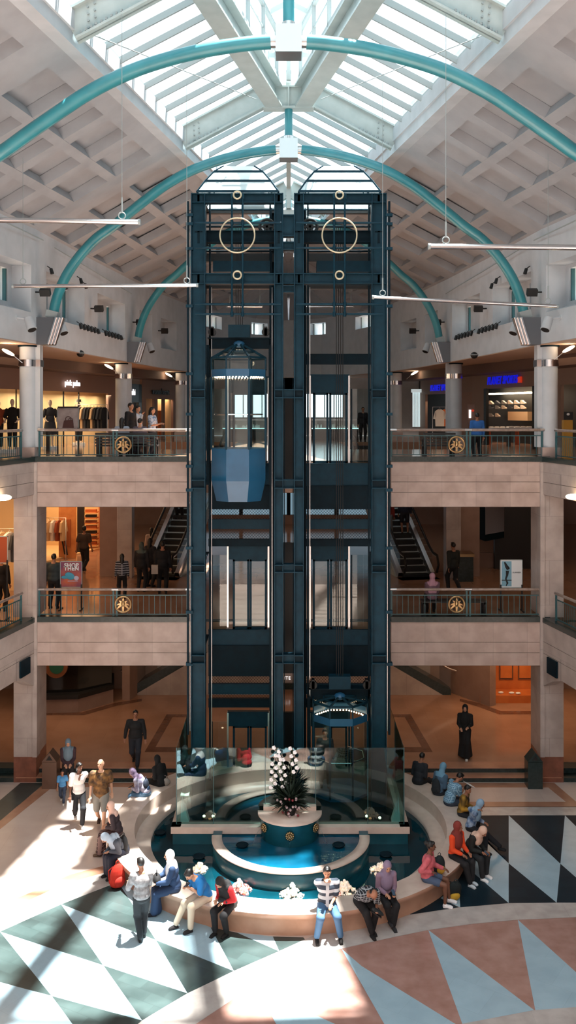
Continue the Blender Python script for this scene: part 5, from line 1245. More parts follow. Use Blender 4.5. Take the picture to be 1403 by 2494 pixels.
# ------------------------------------------------------------------ people
m_skin = [M('skin_%d' % i, c, .55) for i, c in enumerate(((186, 136, 108), (150, 102, 78), (112, 74, 56), (208, 162, 134)))]
m_hair = M('black_hair', (18, 16, 16), .45); m_eye = M('eye_dark', (20, 16, 14), .3); m_lip = M('lips', (140, 76, 68), .5)
cloth_cache = {}
def cm(c, c2=None, sc=6):
    k = (tuple(c), c2, sc)
    if k not in cloth_cache: cloth_cache[k] = M('fabric', c, .85, c2=c2, scale=sc, detail=2 if c2 else 6)
    return cloth_cache[k]
def plaid(name, c1, c2, w, h, amt_m, off=0):
    m = M(name, c1, .85); nt = m.node_tree; b = nt.nodes['Principled BSDF']; tc = nt.nodes.new('ShaderNodeTexCoord')
    mp = nt.nodes.new('ShaderNodeMapping'); mp.inputs['Rotation'].default_value = (-math.pi/2, 0, 0); nt.links.new(tc.outputs['Object'], mp.inputs['Vector'])
    br = nt.nodes.new('ShaderNodeTexBrick'); br.offset = off; nt.links.new(mp.outputs['Vector'], br.inputs['Vector'])
    br.inputs['Color1'].default_value = (*sl(c1), 1); br.inputs['Color2'].default_value = (*sl(c1), 1); br.inputs['Mortar'].default_value = (*sl(c2), 1)
    br.inputs['Scale'].default_value = 1; br.inputs['Mortar Size'].default_value = amt_m; br.inputs['Brick Width'].default_value = w; br.inputs['Row Height'].default_value = h
    nt.links.new(br.outputs['Color'], b.inputs['Base Color']); return m
def ik(a, c, l1, l2, pole):
    a = V(a); c = V(c); d = c-a; L = d.length; mx = (l1+l2)*.995
    if L > mx: c = a+d*(mx/L); d = c-a; L = mx
    u = d/L; x = (l1*l1-l2*l2+L*L)/(2*L); h = math.sqrt(max(0, l1*l1-x*x))
    p = V(pole)-u*V(pole).dot(u); p.normalize(); return a+u*x+p*h, c
def frame(fwd, up):
    f = V(fwd).normalized(); r = f.cross(V(up)).normalized(); u = r.cross(f); return Matrix((r, f, u)).transposed()   # local x right, y forward, z up
def finish(s, name, mats, par, vox, it):
    o = s.build(name, mats, par, True)
    r = o.modifiers.new('remesh', 'REMESH'); r.mode = 'VOXEL'; r.voxel_size = vox; r.use_smooth_shade = True
    if it: q = o.modifiers.new('smooth', 'SMOOTH'); q.factor = .5; q.iterations = it
    return o
NP = 0
def person(lab, loc, face=0, pose='stand', h=1.66, skin=0, top=(60, 60, 60), bottom=(30, 30, 34), shoe_c=(25, 25, 26), hair='short', cover=None, sleeve=1, leg='long',
           lean=0, hunch=0, yaw=0, nod=0, seat=.5, hl=None, hr=None, fl=None, fr=None, build=1, far=False, twist=0, coverlen=.34, group=None, topm=None, botm=None, coverm=None, roll=0, hem=0, haircol=None):
    """local frame: forward is -Y; +X is the person's left; metres for a 1.70 m body, scaled by h/1.7"""
    global NP; NP += 1
    q = h/1.7; root = thing('person', lab, 'person', loc, group, math.radians(face)); root.scale = (q, q, q)
    seatl = seat/q
    sit = pose == 'sit'; b_ = build; pz = (seatl+.09) if sit else (.92 if pose == 'stand' else .90)
    Pv = V((0, 0, pz)); le = math.radians(lean); hu = math.radians(lean+hunch); ro = math.radians(roll)
    u1 = V((math.sin(ro), -math.sin(le)*math.cos(ro), math.cos(le)*math.cos(ro))); u2 = V((math.sin(ro), -math.sin(hu)*math.cos(ro), math.cos(hu)*math.cos(ro)))
    waist = Pv+u1*.13; chest = waist+u1*.06+u2*.15; sh = chest+u2*.13; neck = sh+u2*.06
    tw = math.radians(twist); sd = V((math.cos(tw), math.sin(tw), 0)); fw = V((math.sin(tw), -math.cos(tw), 0))
    sw = .178*b_**.6; S = {1: sh+sd*sw-u2*.02, -1: sh-sd*sw-u2*.02}
    nd = math.radians(nod+(lean+hunch)*.5); yw = math.radians(yaw)
    hf = V((math.sin(yw)*math.cos(nd), -math.cos(yw)*math.cos(nd), -math.sin(nd))); hu_ = (V((0, 0, 1))-hf*hf.z).normalized() if abs(hf.z) < .99 else V((0, -1, 0))
    HR = frame(hf, hu_); hc = neck+u2*.04+hu_*.112+hf*.015
    HL = {1: hl, -1: hr}; FL = {1: fl, -1: fr}
    K = {}; A = {}; Ft = {}; E = {}; Wr = {}
    for k in (1, -1):
        hip = Pv+V((k*.09, 0, -.02))
        if FL[k]: ft = V(FL[k])
        elif sit: ft = V((k*.11, -.44, 0))
        elif pose == 'walk': ft = V((k*.07, -.26*k, .0 if k > 0 else .07))
        else: ft = V((k*.11, 0, 0))
        an = ft+V((0, .04, .09)); kn, an = ik(hip, an, .44, .42, (k*.12, -1, .25)); K[k] = kn; A[k] = an; Ft[k] = ft; S[k*2] = hip
        if HL[k]: w = V(HL[k])
        elif sit: w = V((k*.09, -.30, seatl+.22))
        elif pose == 'walk': w = V((k*.25, .14*k, .82))
        else: w = V((k*.25, -.04, .80))
        el, w = ik(S[k], w, .285, .25, (k*.45, .9, -.7)); E[k] = el; Wr[k] = w
    vox = .013 if far else .0085
    s = MB(); b = build
    Rt = frame(fw, u1)
    s.ell(Pv+u1*.0, .15*b, .11*b, .12, Rt); s.ell(waist, .135*b, .10*b, .15, Rt); s.ell(chest, .155*b, .11*b, .17, Rt); s.cap(S[1], S[-1], .055); s.ell(sh, .12, .08, .07, Rt)
    s.cap(sh+u2*.02, hc-hu_*.05-hf*.01, .052, .048)
    s.ell(hc, .074, .092, .108, HR, 18, 12); s.ell(hc+hf*.035-hu_*.055, .05, .05, .055, HR)                 # skull, jaw
    s.cap(hc+hf*.088+hu_*.015, hc+hf*.105-hu_*.018, .009, .015); s.ell(hc+hf*.08-hu_*.055, .025, .014, .01, HR)   # nose, mouth
    s.ell(hc+hf*.078+hu_*.032, .05, .014, .01, HR)
    R_ = HR
    for k in (1, -1):
        s.ell(hc+R_@V((k*.074, -.005, -.005)), .012, .022, .032, HR, 8, 6)
        lk = .056 if leg == 'shorts' else .046; s.cap(S[2*k], K[k], .08*b, lk); s.cap(K[k], A[k], lk-.002, .034); s.ell(K[k].lerp(A[k], .28)+V((0, .012, 0)), lk*.9, lk, .1)
        s.ell(A[k]+V((0, -.06, -.055)), .04, .105, .032); s.cap(S[k], E[k], .05*b, .038); s.cap(E[k], Wr[k], .037, .025)
        d = (Wr[k]-E[k]).normalized(); d = (d+V((0, -.25, -.15))).normalized(); side = d.cross(V((0, 0, 1))); side = side.normalized() if side.length > .1 else V((1, 0, 0))
        nrm = side.cross(d); RH = Matrix((side, d, nrm)).transposed(); pc = Wr[k]+d*.045
        s.ell(pc, .038, .052, .017, RH, 10, 7)
        for i, (o, L) in enumerate(((-.028, .062), (-.010, .072), (.009, .068), (.027, .054))):
            a = pc+side*o+d*.035; m_ = a+d*L*.55-nrm*.008; e = m_+d*L*.35-nrm*L*.42; s.cap(a, m_, .0095, .0088, 7); s.cap(m_, e, .0088, .0078, 7)
        a = pc-side*.03*k-d*.015; s.cap(a, a-side*.028*k+d*.03-nrm*.008, .011, .0095, 7); s.cap(a-side*.028*k+d*.03-nrm*.008, a-side*.022*k+d*.055-nrm*.014, .0095, .0085, 7)
    finish(s, 'body', m_skin[skin], root, vox, 1)
    if not far:
        for k in (1, -1): s = MB(); s.ell(hc+R_@V((k*.03, .080, .012)), .014, .01, .008, HR, 10, 6); s.build('eye', m_eye, root, True)
        s = MB(); s.ell(hc+R_@V((0, .092, -.055)), .022, .008, .006, HR, 10, 6); s.build('mouth', m_lip, root, True)
    # clothes
    cv = .02 if far else .015; ct = topm or cm(top)
    s = MB(); g = .027
    s.ell(Pv+u1*.02, .155*b+g, .115*b+g, .13 if hem == 0 else .13+hem, Rt); s.ell(waist, .14*b+g, .105*b+g, .16, Rt); s.ell(chest, .16*b+g, .115*b+g, .17, Rt); s.cap(S[1], S[-1], .055+g*.8); s.ell(sh-u2*.01, .12, .085, .06, Rt)
    for k in (1, -1):
        if sleeve == 1: s.cap(S[k]-u2*.012, E[k], .05+g*.8, .042+g*.8); s.cap(E[k], E[k].lerp(Wr[k], .9), .040+g*.9, .03+g*.6)
        elif sleeve > 0: s.cap(S[k], S[k].lerp(E[k], .75), .055+g, .05+g)
    finish(s, 'shirt', ct, root, cv, 3)
    cb = botm or cm(bottom); s = MB(); s.ell(Pv-u1*.03, .155*b+.012, .118*b+.012, .12, Rt)
    hips = {k: S[2*k] for k in (1, -1)}
    if leg == 'skirt':
        for k in (1, -1): s.cap(hips[k], K[k], .11, .085); s.cap(K[k], A[k]+V((0, 0, .02)), .09, .10)
        s.cap(Pv, (K[1]+K[-1])/2, .11, .10); s.cap((K[1]+K[-1])/2, (A[1]+A[-1])/2+V((0, .02, .02)), .10, .12)
        if not sit: s.cyl(Pv-V((0, 0, .05)), V((0, 0, .07)), .14, .24, 20)
    elif leg == 'shorts':
        for k in (1, -1): s.cap(hips[k], hips[k].lerp(K[k], .62 if sit else .85), .10*b, .088)
    else:
        for k in (1, -1): s.cap(hips[k], K[k], .10*b, .082); s.cap(K[k], A[k]+V((0, 0, .02)), .084, .064); s.ell(K[k], .093, .095, .1)
    finish(s, 'skirt' if leg == 'skirt' else ('shorts' if leg == 'shorts' else 'trousers'), cb, root, cv, 3)
    for k in (1, -1):
        s = MB(); c = A[k]+V((0, -.065, -.052)); s.ell(c, .048, .125, .038); s.ell(c+V((0, .065, .02)), .043, .05, .045); s.obox(c+V((0, 0, -.028)), (.08, .22, .018))
        finish(s, 'shoe', cm(shoe_c), root, .012, 2)
    # hair or headscarf
    hcmat = haircol or m_hair
    if cover is not None or coverm is not None:
        s = MB(); s.ell(hc+R_@V((0, -.022, .012)), .097, .108, .128, HR, 18, 12); s.ell(hc+R_@V((0, .01, -.11)), .072, .07, .06, HR)
        s.cap(hc-hu_*.08-hf*.02, sh, .085, .11); L = coverlen
        s.ell(sh-u2*(L*.3)+fw*.05, .16, .11, L*.55, Rt); s.ell(sh-u2*(L*.25)-fw*.05, .15, .08, L*.5, Rt); s.cap(S[1]*.8+sh*.2, S[-1]*.8+sh*.2, .078)
        finish(s, 'headscarf', coverm or cm(cover), root, .014, 3)
    elif hair != 'none':
        s = MB(); vs = []
        if hair == 'bald':
            s.ell(hc+R_@V((0, -.03, -.005)), .082, .078, .07, HR, 16, 10)
        else:
            s.ell(hc+R_@V((0, -.02, .025)), .083, .096, .098, HR, 18, 12); s.ell(hc+R_@V((0, .045, .085)), .055, .04, .03, HR)
            if hair == 'long': s.cap(hc+R_@V((0, -.05, -.02)), neck-fw*.07-u2*.1, .085, .06); s.cap(hc+R_@V((.06, -.01, 0)), neck+sd*.09-u2*.05, .035, .03); s.cap(hc+R_@V((-.06, -.01, 0)), neck-sd*.09-u2*.05, .035, .03)
            if hair == 'bun': s.ell(hc+R_@V((0, -.12, .06)), .055, .05, .055, HR)
        finish(s, 'hair', hcmat, root, .011, 1)
    # world position helper for things held in the hand
    Mx = Matrix.Translation(V(loc)) @ Matrix.Rotation(math.radians(face), 4, 'Z') @ Matrix.Scale(q, 4)
    root_pts = {'L': Mx @ (Wr[1]+(Wr[1]-E[1]).normalized()*.09), 'R': Mx @ (Wr[-1]+(Wr[-1]-E[-1]).normalized()*.09), 'lap': Mx @ V((0, -.28, seatl+.2)), 'back': Mx @ (chest-fw*.17), 'M': Mx}
    return root_pts
def gp(x, y, z=0): return G(x, y, z)
def backpack(p, face, m, m2, lab, sz=1.0, tilt=0, name='backpack'):
    t = thing(name, lab, 'bag', p, None, math.radians(face)); s = MB(); q = sz
    R = Matrix.Rotation(math.radians(tilt), 3, 'X')
    s.ell(R@V((0, 0, .22*q)), .15*q, .09*q, .22*q, R); s.ell(R@V((0, 0, .12*q)), .16*q, .1*q, .12*q, R); finish(s, 'pack', m, t, .014, 2)
    s = MB(); s.ell(R@V((0, -.08*q, .13*q)), .11*q, .05*q, .1*q, R); finish(s, 'pocket', m2, t, .012, 2)
    s = MB(); s.ring(R@V((0, 0, .46*q)), .035*q, .008*q, (0, 1, 0), 14, 6); s.build('grab_loop', m, t, True)
    for k in (-1, 1): s = MB(); s.tube([R@V((k*.07*q, .05*q, .38*q)), R@V((k*.1*q, .15*q, .28*q)), R@V((k*.1*q, .12*q, .08*q)), R@V((k*.09*q, .06*q, .02*q))], .012*q, 6); s.build('strap', m, t, True)
    return t
def phone(p, lab, face=0, sz=.07, m=None):
    t = thing('mobile_phone', lab, 'phone', p, None, math.radians(face)); s = MB(); R = Matrix.Rotation(.5, 3, 'X'); s.obox((0, 0, 0), (sz, .14, .009), R); s.build('case', m or m_black, t, True); s = MB(); s.obox(R@V((0, 0, .006)), (sz*.9, .126, .002), R); s.build('screen', M('phone_screen', (60, 80, 100), .1), t, True)
def seatpos(x, y, r=4.3):          # a point of the sitting rim seen at a pixel column, x only decides which
    p = G(x, y, .5); d = V((p.x-fx, p.y-fy)); d.normalize(); return V((fx+d.x*r, fy+d.y*r, 0)), math.degrees(math.atan2(d.x, -d.y))
# --- standing and walking on the ground floor
person('man in a black jacket and dark trousers walking in the lobby, left of the lifts', gp(330, 1866, LZ), 5, 'walk', 1.68, 1, (22, 22, 25), (30, 34, 44), build=1.28, hl=(.30, -.1, .84), hr=(-.32, .04, .84))
pp = person('woman in a long black robe and black headscarf walking across the lobby', gp(1133, 1845, LZ), -15, 'walk', 1.62, 0, (16, 16, 18), (14, 14, 16), (200, 195, 190), cover=(14, 14, 16), leg='skirt', coverlen=.42, hl=(.1, -.2, 1.05), hr=(-.12, -.2, 1.0))
person('woman in a grey headscarf and dark maroon top standing beside the left litter bin', V((X(166, 26.9), 26.9, 0)), 12, 'stand', 1.55, 0, (54, 34, 42), (26, 26, 30), cover=(96, 114, 128), coverlen=.5, nod=20, hl=(.08, -.25, 1.0), hr=(-.08, -.25, 1.0))
person('small boy in a blue printed T-shirt walking by the left litter bin', gp(152, 1956), 10, 'walk', .92, 1, (70, 130, 180), (50, 62, 84), (230, 230, 230), sleeve=.5, build=1.1)
pp = person('woman in a white T-shirt and black trousers walking on the left', gp(192, 2008), 18, 'walk', 1.64, 2, (236, 232, 230), (24, 26, 32), (225, 220, 215), hair='long', sleeve=.5, hl=(.02, -.17, 1.38), yaw=25, nod=8)
t = thing('shopping_bag', 'small white bag in the hand of the woman in the white T-shirt', 'bag', pp['R']-V((0, 0, .25))); s = MB(); s.prism([(-.09, 0, 0), (.07, 0, 0), (.09, 0, .24), (-.07, 0, .24)], (0, .04, 0)); s.build('bag_body', m_paper, t, True)
s = MB(); s.tube([(-.03, .02, .24), (0, .02, .29), (.03, .02, .24)], .006, 5); s.build('handle', m_paper, t, True)
pp = person('tall man in a brown patterned shirt and grey shorts walking on the left', gp(246, 2020), 6, 'walk', 1.84, 3, sleeve=.6, topm=cm((66, 48, 34), (134, 96, 52), 9), bottom=(132, 130, 124), shoe_c=(70, 50, 40), leg='shorts', hair='bald', haircol=cm((150, 120, 100)), yaw=-20, build=1.12, hem=.06)
t = thing('folded_map', 'folded white paper in the hand of the tall man in the patterned shirt', 'paper', pp['R']); s = MB(); s.obox((0, 0, 0), (.02, .1, .2), Matrix.Rotation(.5, 3, 'Y')); s.obox((.03, 0, .02), (.01, .1, .18), Matrix.Rotation(.2, 3, 'Y')); s.build('sheet', m_paper, t, True)
pp = person('man in a pale grey shirt standing with his back turned, holding a phone', gp(345, 2288), 197, 'stand', 1.66, 1, (188, 184, 182), (20, 20, 24), (24, 22, 22), sleeve=1, nod=18, yaw=20, hl=(.22, -.28, 1.12), hr=(-.1, -.34, 1.12), fl=(.04, .05, 0), fr=(-.06, -.12, 0), build=1.05, topm=cm((150, 148, 150), (118, 116, 118), 14))
phone(pp['L']+V((0, .02, .03)), 'black phone held by the man in the pale grey shirt', 197)
# --- sitting on the rim; each gets an outward heading
def sitter(lab, x, y, r=4.28, da=0, **k):
    p, a = seatpos(x, y, r); return person(lab, p, a+da, 'sit', seat=.5, **k), p, a+da
SK = (38, 40, 52)
o, p, a = sitter('woman in a purple patterned headscarf sitting at the back left with a backpack', 352, 1935, 4.2, 10, h=1.58, skin=0, topm=cm((170, 168, 186), (120, 116, 140), 10), bottom=(76, 110, 140), shoe_c=(60, 50, 50), coverm=cm((104, 88, 122), (160, 140, 170), 12), lean=28, hunch=14, nod=20, hl=(.06, -.42, .72), hr=(-.08, -.40, .74))
backpack(o['back']-V((0, 0, .3)), a+180, cm((22, 32, 50)), cm((34, 60, 92)), 'dark blue backpack on the back of the woman in the purple headscarf', .9)
phone((o['L']+o['R'])/2, 'phone held by the woman in the purple patterned headscarf', a)
sitter('person all in black with a headscarf sitting left of the glass screen', 405, 1915, 4.2, -10, h=1.56, skin=0, top=(14, 14, 16), bottom=(14, 14, 16), cover=(14, 14, 16), lean=14, hunch=10, leg='skirt', coverlen=.5)
t = thing('handbag', 'pale grey handbag beside the person in black at the back left', 'bag', (X(402, 26.2), 26.2, .5)); s = MB(); s.ell((0, 0, .1), .15, .07, .11); s.build('bag_body', cm((150, 142, 136)), t, True); s = MB(); s.ring((0, 0, .2), .07, .01, (0, 1, 0), 18, 6); s.build('handle', cm((110, 100, 96)), t, True)
person('woman in a pale grey headscarf sitting behind the left glass screen', V((X(478, 27.0), 26.95, 0)), -170, 'sit', 1.56, 0, (70, 90, 110), (30, 34, 44), cover=(120, 140, 150), seat=.5, lean=8)
o, p, a = sitter('woman in a pink headscarf and plaid skirt sitting at the left rim', 300, 2030, 4.32, -8, h=1.58, skin=0, top=(62, 52, 58), botm=plaid('plaid_cloth', (60, 38, 42), (130, 104, 100), .1, .1, .014), shoe_c=(110, 90, 74), cover=(226, 188, 172), lean=12, hunch=8, yaw=30, leg='skirt', fl=(.1, -.5, 0), fr=(-.1, -.46, 0))
o, p, a = sitter('woman in a pale blue headscarf bent over her phone at the left rim', 330, 2068, 4.3, 18, h=1.60, skin=0, top=(70, 74, 84), bottom=(24, 28, 46), cover=(172, 186, 202), shoe_c=(24, 22, 24), lean=36, hunch=22, nod=25, hl=(.05, -.44, .68), hr=(-.07, -.42, .68), leg='skirt', coverlen=.4)
backpack(o['back']+V((.06, 0, -.34)), a+170, cm((16, 16, 20)), cm((26, 26, 32)), 'black backpack on the back of the woman in the pale blue headscarf', 1.0)
phone((o['L']+o['R'])/2, 'phone held by the woman in the pale blue headscarf', a)
backpack(V((fx-3.96, fy-2.42, 0)), 40, cm((196, 44, 26)), cm((176, 36, 22)), 'bright red backpack standing on the floor against the left rim', 1.25, 0, 'backpack')
o, p, a = sitter('woman in a white headscarf and long dark blue dress sitting at the left front rim', 428, 2165, 4.3, -42, h=1.66, skin=0, top=(34, 58, 92), bottom=(30, 52, 84), cover=(236, 234, 236), shoe_c=(20, 24, 36), leg='skirt', lean=8, hunch=4, coverlen=.46, hl=(.12, -.42, .74), hr=(-.06, -.46, .76), build=1.05, fl=(.06, -.5, 0), fr=(-.08, -.42, 0))
t = thing('handbag', 'black handbag on the lap of the woman in the white headscarf', 'bag', o['lap']+V((-.12, 0, .0)), None, math.radians(a)); s = MB(); s.ell((0, 0, .05), .17, .09, .13); s.build('bag_body', cm((20, 20, 24)), t, True); s = MB(); s.ring((0, 0, .18), .07, .01, (0, 1, 0), 18, 6); s.build('handle', cm((24, 24, 28)), t, True)
o, p, a = sitter('man in a bright blue polo shirt and beige trousers sitting with a phone', 482, 2205, 4.28, -28, h=1.70, skin=0, top=(26, 112, 178), bottom=(206, 188, 166), shoe_c=(34, 30, 32), sleeve=.6, lean=20, hunch=18, nod=30, hl=(.06, -.38, .86), hr=(-.06, -.40, .84), fl=(.16, -.5, 0), fr=(-.16, -.66, 0), build=1.08)
phone((o['L']+o['R'])/2+V((0, 0, .02)), 'phone held by the man in the blue polo shirt', a)
s = MB(); s.ring(V(o['L'])-V((.03, 0, -.03)), .035, .008, (1, 0, .3), 16, 6); tag(s.build('wristwatch', m_black), 'black wristwatch on the wrist of the man in the blue polo shirt', 'watch')
o, p, a = sitter('woman in a black headscarf with red sleeves sitting at the front rim, looking down', 548, 2222, 4.3, -18, h=1.60, skin=0, top=(186, 34, 42), bottom=(20, 20, 24), cover=(18, 17, 20), shoe_c=(18, 16, 18), lean=22, hunch=14, nod=26, hl=(.07, -.34, .74), hr=(-.1, -.36, .76), fl=(.12, -.34, 0), fr=(-.1, -.46, 0), coverlen=.42, build=.95)
t = thing('handbag', 'small black and grey handbag on the lap of the woman with red sleeves', 'bag', o['lap']-V((0, 0, .02)), None, math.radians(a)); s = MB(); s.ell((0, 0, .03), .15, .09, .06); s.build('bag_body', cm((44, 50, 56)), t, True); s = MB(); s.ring((0, -.05, .05), .06, .008, (0, 1, .5), 16, 6); s.build('handle', cm((20, 20, 24)), t, True)
def stripes(name, c1, c2, hgt, m_):
    return plaid(name, c1, c2, 40, hgt, m_)
o, p, a = sitter('man in a striped polo shirt and jeans sitting with his chin in hand', 805, 2232, 4.28, -6, h=1.72, skin=0, topm=stripes('striped_polo', (50, 60, 74), (196, 202, 208), .15, .035), bottom=(74, 112, 150), shoe_c=(26, 22, 22), sleeve=.6, lean=4, hunch=4, nod=4, yaw=-6, hl=(.06, -.32, .72), hr=(.0, -.21, 1.16), fl=(.24, -.42, 0), fr=(-.24, -.42, 0), build=1.14)
o, p, a = sitter('balding man in a checked shirt and black trousers sitting bent forward at the front rim', 905, 2226, 4.3, 0, h=1.68, skin=1, topm=plaid('check_shirt', (36, 40, 48), (156, 162, 168), .07, .05, .008), bottom=(20, 20, 24), shoe_c=(20, 20, 22), sleeve=.7, lean=38, hunch=26, nod=28, yaw=10, hair='bald', hl=(.1, -.52, .62), hr=(.02, -.42, .92), fl=(.1, -.38, 0), fr=(.02, -.5, .0), build=1.1)
t = thing('shoe', 'dark shoe held out in the hand of the balding man', 'shoe', o['L']); s = MB(); R_ = Matrix.Rotation(.6, 3, 'Y'); s.ell((.04, 0, -.04), .14, .05, .045, R_); s.ell((-.04, 0, .0), .06, .045, .05, R_); finish(s, 'upper', cm((26, 34, 38)), t, .012, 2); s = MB(); s.obox(R_@V((.04, 0, -.07)), (.26, .08, .02), R_); s.build('sole', m_black, t, True)
o, p, a = sitter('woman in a lilac headscarf and black trousers sitting at the right front rim', 962, 2203, 4.28, -14, h=1.62, skin=0, top=(142, 116, 136), bottom=(20, 20, 24), cover=(134, 118, 144), shoe_c=(40, 40, 44), lean=8, hunch=8, nod=10, hl=(.1, -.3, .76), hr=(-.08, -.3, .74), fl=(.05, -.46, 0), fr=(.0, -.36, .08), coverlen=.44, build=.95)
t = thing('water_bottle', 'clear water bottle standing on the rim beside the woman in the lilac headscarf', 'bottle', (X(938, 20.6), 20.55, .5)); s = MB(); s.lathe((0, 0, 0), [(.0, 0), (.036, 0), (.036, .17), (.014, .21), (.014, .23), (0, .23)], 16); s.build('bottle_body', M('bottle_green', (96, 118, 108), .15), t, True); s = MB(); s.cyl((0, 0, .225), (0, 0, .25), .017, n=12); s.build('cap', m_paper, t, True)
phone(o['L']+V((0, 0, .03)), 'phone in the hand of the woman in the lilac headscarf', a)
o, p, a = sitter('woman with a hair bun, coral pink jacket and denim shorts sitting at the right rim', 1040, 2142, 4.3, 28, h=1.66, skin=2, topm=cm((208, 108, 118), (190, 88, 100), 12), bottom=(70, 88, 116), shoe_c=(232, 232, 236), hair='bun', leg='shorts', yaw=10, lean=4, hunch=4, hl=(.16, -.34, .74), hr=(-.16, -.12, .78), fl=(.14, -.52, 0), fr=(-.12, -.46, 0), build=1.1)
o, p, a = sitter('woman in a rust headscarf with orange sleeves sitting at the right rim', 1080, 2080, 4.3, -22, h=1.62, skin=1, top=(228, 74, 30), bottom=(28, 28, 32), cover=(122, 48, 40), shoe_c=(196, 206, 214), lean=6, hunch=4, yaw=20, hl=(.1, -.34, .72), hr=(-.1, -.32, .72), fl=(.1, -.5, 0), fr=(-.06, -.56, 0), coverlen=.44)
backpack(G(1070, 2128, .5), a-20, cm((24, 36, 40)), cm((206, 166, 60)), 'upright dark backpack with a yellow pocket on the right rim', .95)
backpack(G(1102, 2186, .0), a-30, cm((24, 34, 36)), cm((200, 162, 52)), 'dark and yellow backpack leaning against the right rim by the pink jacket', 1.15, 25)
o, p, a = sitter('woman in a beige headscarf and black jacket leaning forward at the right rim', 1120, 2070, 4.55, -24, h=1.62, skin=1, top=(26, 30, 30), bottom=(34, 36, 40), cover=(210, 178, 160), shoe_c=(236, 236, 238), lean=26, hunch=14, nod=20, hl=(.08, -.44, .66), hr=(-.08, -.42, .68), fl=(.12, -.46, 0), fr=(-.1, -.5, 0), coverlen=.3)
phone((o['L']+o['R'])/2, 'phone held by the woman in the beige headscarf', a)
o, p, a = sitter('person in a light blue headscarf and blue patterned jacket sitting at the right rim', 1118, 2018, 4.5, -20, h=1.6, skin=1, topm=cm((160, 178, 200), (60, 90, 130), 7), bottom=(22, 22, 28), cover=(130, 160, 186), shoe_c=(16, 16, 20), lean=16, hunch=10, nod=10, hr=(-.05, -.2, 1.12), hl=(.1, -.34, .74), fl=(.16, -.82, .04), fr=(-.1, -.46, 0))
sitter('boy in a black and yellow jacket sitting at the right rim, turned to the viewer', 1092, 1985, 4.42, -30, h=1.56, skin=1, topm=cm((20, 20, 24), (190, 144, 48), 2.6), bottom=(30, 30, 36), yaw=-20, nod=6, lean=10, hunch=6)
o, p, a = sitter('man in a blue checked shirt reading papers at the right rim', 1080, 1960, 4.3, 8, h=1.7, skin=1, topm=plaid('blue_check', (74, 120, 152), (150, 186, 208), .04, .04, .006), bottom=(50, 60, 76), lean=16, hunch=14, nod=26, sleeve=.7, hl=(.1, -.44, .86), hr=(-.02, -.44, .86), build=1.1)
t = thing('paper_sheets', 'white sheets of paper held by the man in the blue checked shirt', 'papers', (o['L']+o['R'])/2+V((.12, 0, .02)), None, math.radians(a)); s = MB(); s.obox((0, 0, 0), (.3, .22, .004), Matrix.Rotation(.45, 3, 'X')); s.obox((.02, .01, .006), (.3, .22, .003), Matrix.Rotation(.5, 3, 'X')); s.build('sheet', m_paper, t, True)
o, p, a = sitter('woman in a blue grey headscarf with a dark backpack sitting at the right rim', 1062, 1935, 4.3, 18, h=1.6, skin=1, top=(70, 96, 120), bottom=(34, 40, 50), cover=(104, 148, 176), lean=14, hunch=8, nod=14)
backpack(o['back']-V((0, 0, .36)), a+180, cm((34, 38, 44)), cm((26, 30, 36)), 'dark grey backpack worn by the woman in the blue grey headscarf', .95)
sitter('person in dark clothes sitting on the rim right of the glass screen', 1005, 1912, 4.25, 20, h=1.62, skin=1, top=(26, 30, 38), bottom=(22, 24, 28), hair='short', lean=14, hunch=10, nod=16)
# passengers seen inside the lift car at the bottom
person('lift passenger in a dark top inside the lower car, left of it', V((X(792, 26.1), 26.25, .44)), 0, 'stand', 1.6, 1, (34, 40, 46), (24, 26, 30), far=True)
# --- middle gallery
def on1(x, y): return G(x, y, F1)
FA = dict(far=True)
person('man in dark clothes standing at the left end of the middle gallery', V((X(131, 29.6), 29.6, F1)), 178, 'stand', 1.7, 1, (44, 52, 54), (18, 20, 24), build=1.1, **FA)
person('man in a grey shirt walking into the warm store on the middle gallery', on1(205, 1392), 175, 'walk', 1.76, 1, (66, 54, 48), (20, 20, 24), sleeve=.6, **FA)
person('girl in a black and white striped top standing on the middle gallery', V((X(297, 31.2), 31.2, F1)), 190, 'stand', 1.46, 1, topm=stripes('striped_top', (40, 40, 46), (150, 150, 156), .09, .018), bottom=(18, 18, 22), hair='long', **FA)
person('woman with a grey green headscarf standing among the group by the left escalator', V((X(345, 32.4), 32.4, F1)), 170, 'stand', 1.66, 1, (24, 24, 28), (20, 20, 24), cover=(70, 80, 76), build=1.1, **FA)
person('person in dark clothes standing second in the group by the left escalator', V((X(368, 33.4), 33.2, F1)), 150, 'stand', 1.7, 1, (26, 30, 40), (22, 24, 28), hair='long', **FA)
person('man in black carrying a pale bag in the group by the left escalator', V((X(398, 32.2), 32.0, F1)), 185, 'stand', 1.76, 1, (18, 18, 22), (16, 16, 20), build=1.15, **FA)
t = thing('shopping_bag', 'pale shopping bag hanging in the dark group by the left escalator', 'bag', (X(377, 31.7), 31.7, F1+.72)); s = MB(); s.box(-.11, .11, -.05, .05, 0, .3); s.build('bag_body', cm((170, 160, 150)), t, True); s = MB(); s.tube([(-.05, 0, .3), (0, 0, .4), (.05, 0, .3)], .006, 5); s.build('handle', m_black, t, True)
def onesc(sg, tt):       # point on an escalator step, tt metres along
    b = V((sg*4.75, 35.2)); d = V((-sg*.17, .985)).normalized(); z = F1+tt*math.tan(math.radians(30)); return V((*(b+d*tt), z-.1))
e = onesc(-1, 3.3)
person('man in a blue shirt with a lanyard riding the left escalator', e+V((-.25, 0, 0)), -10, 'stand', 1.68, 1, (70, 92, 160), (22, 24, 32), sleeve=.6, **FA)
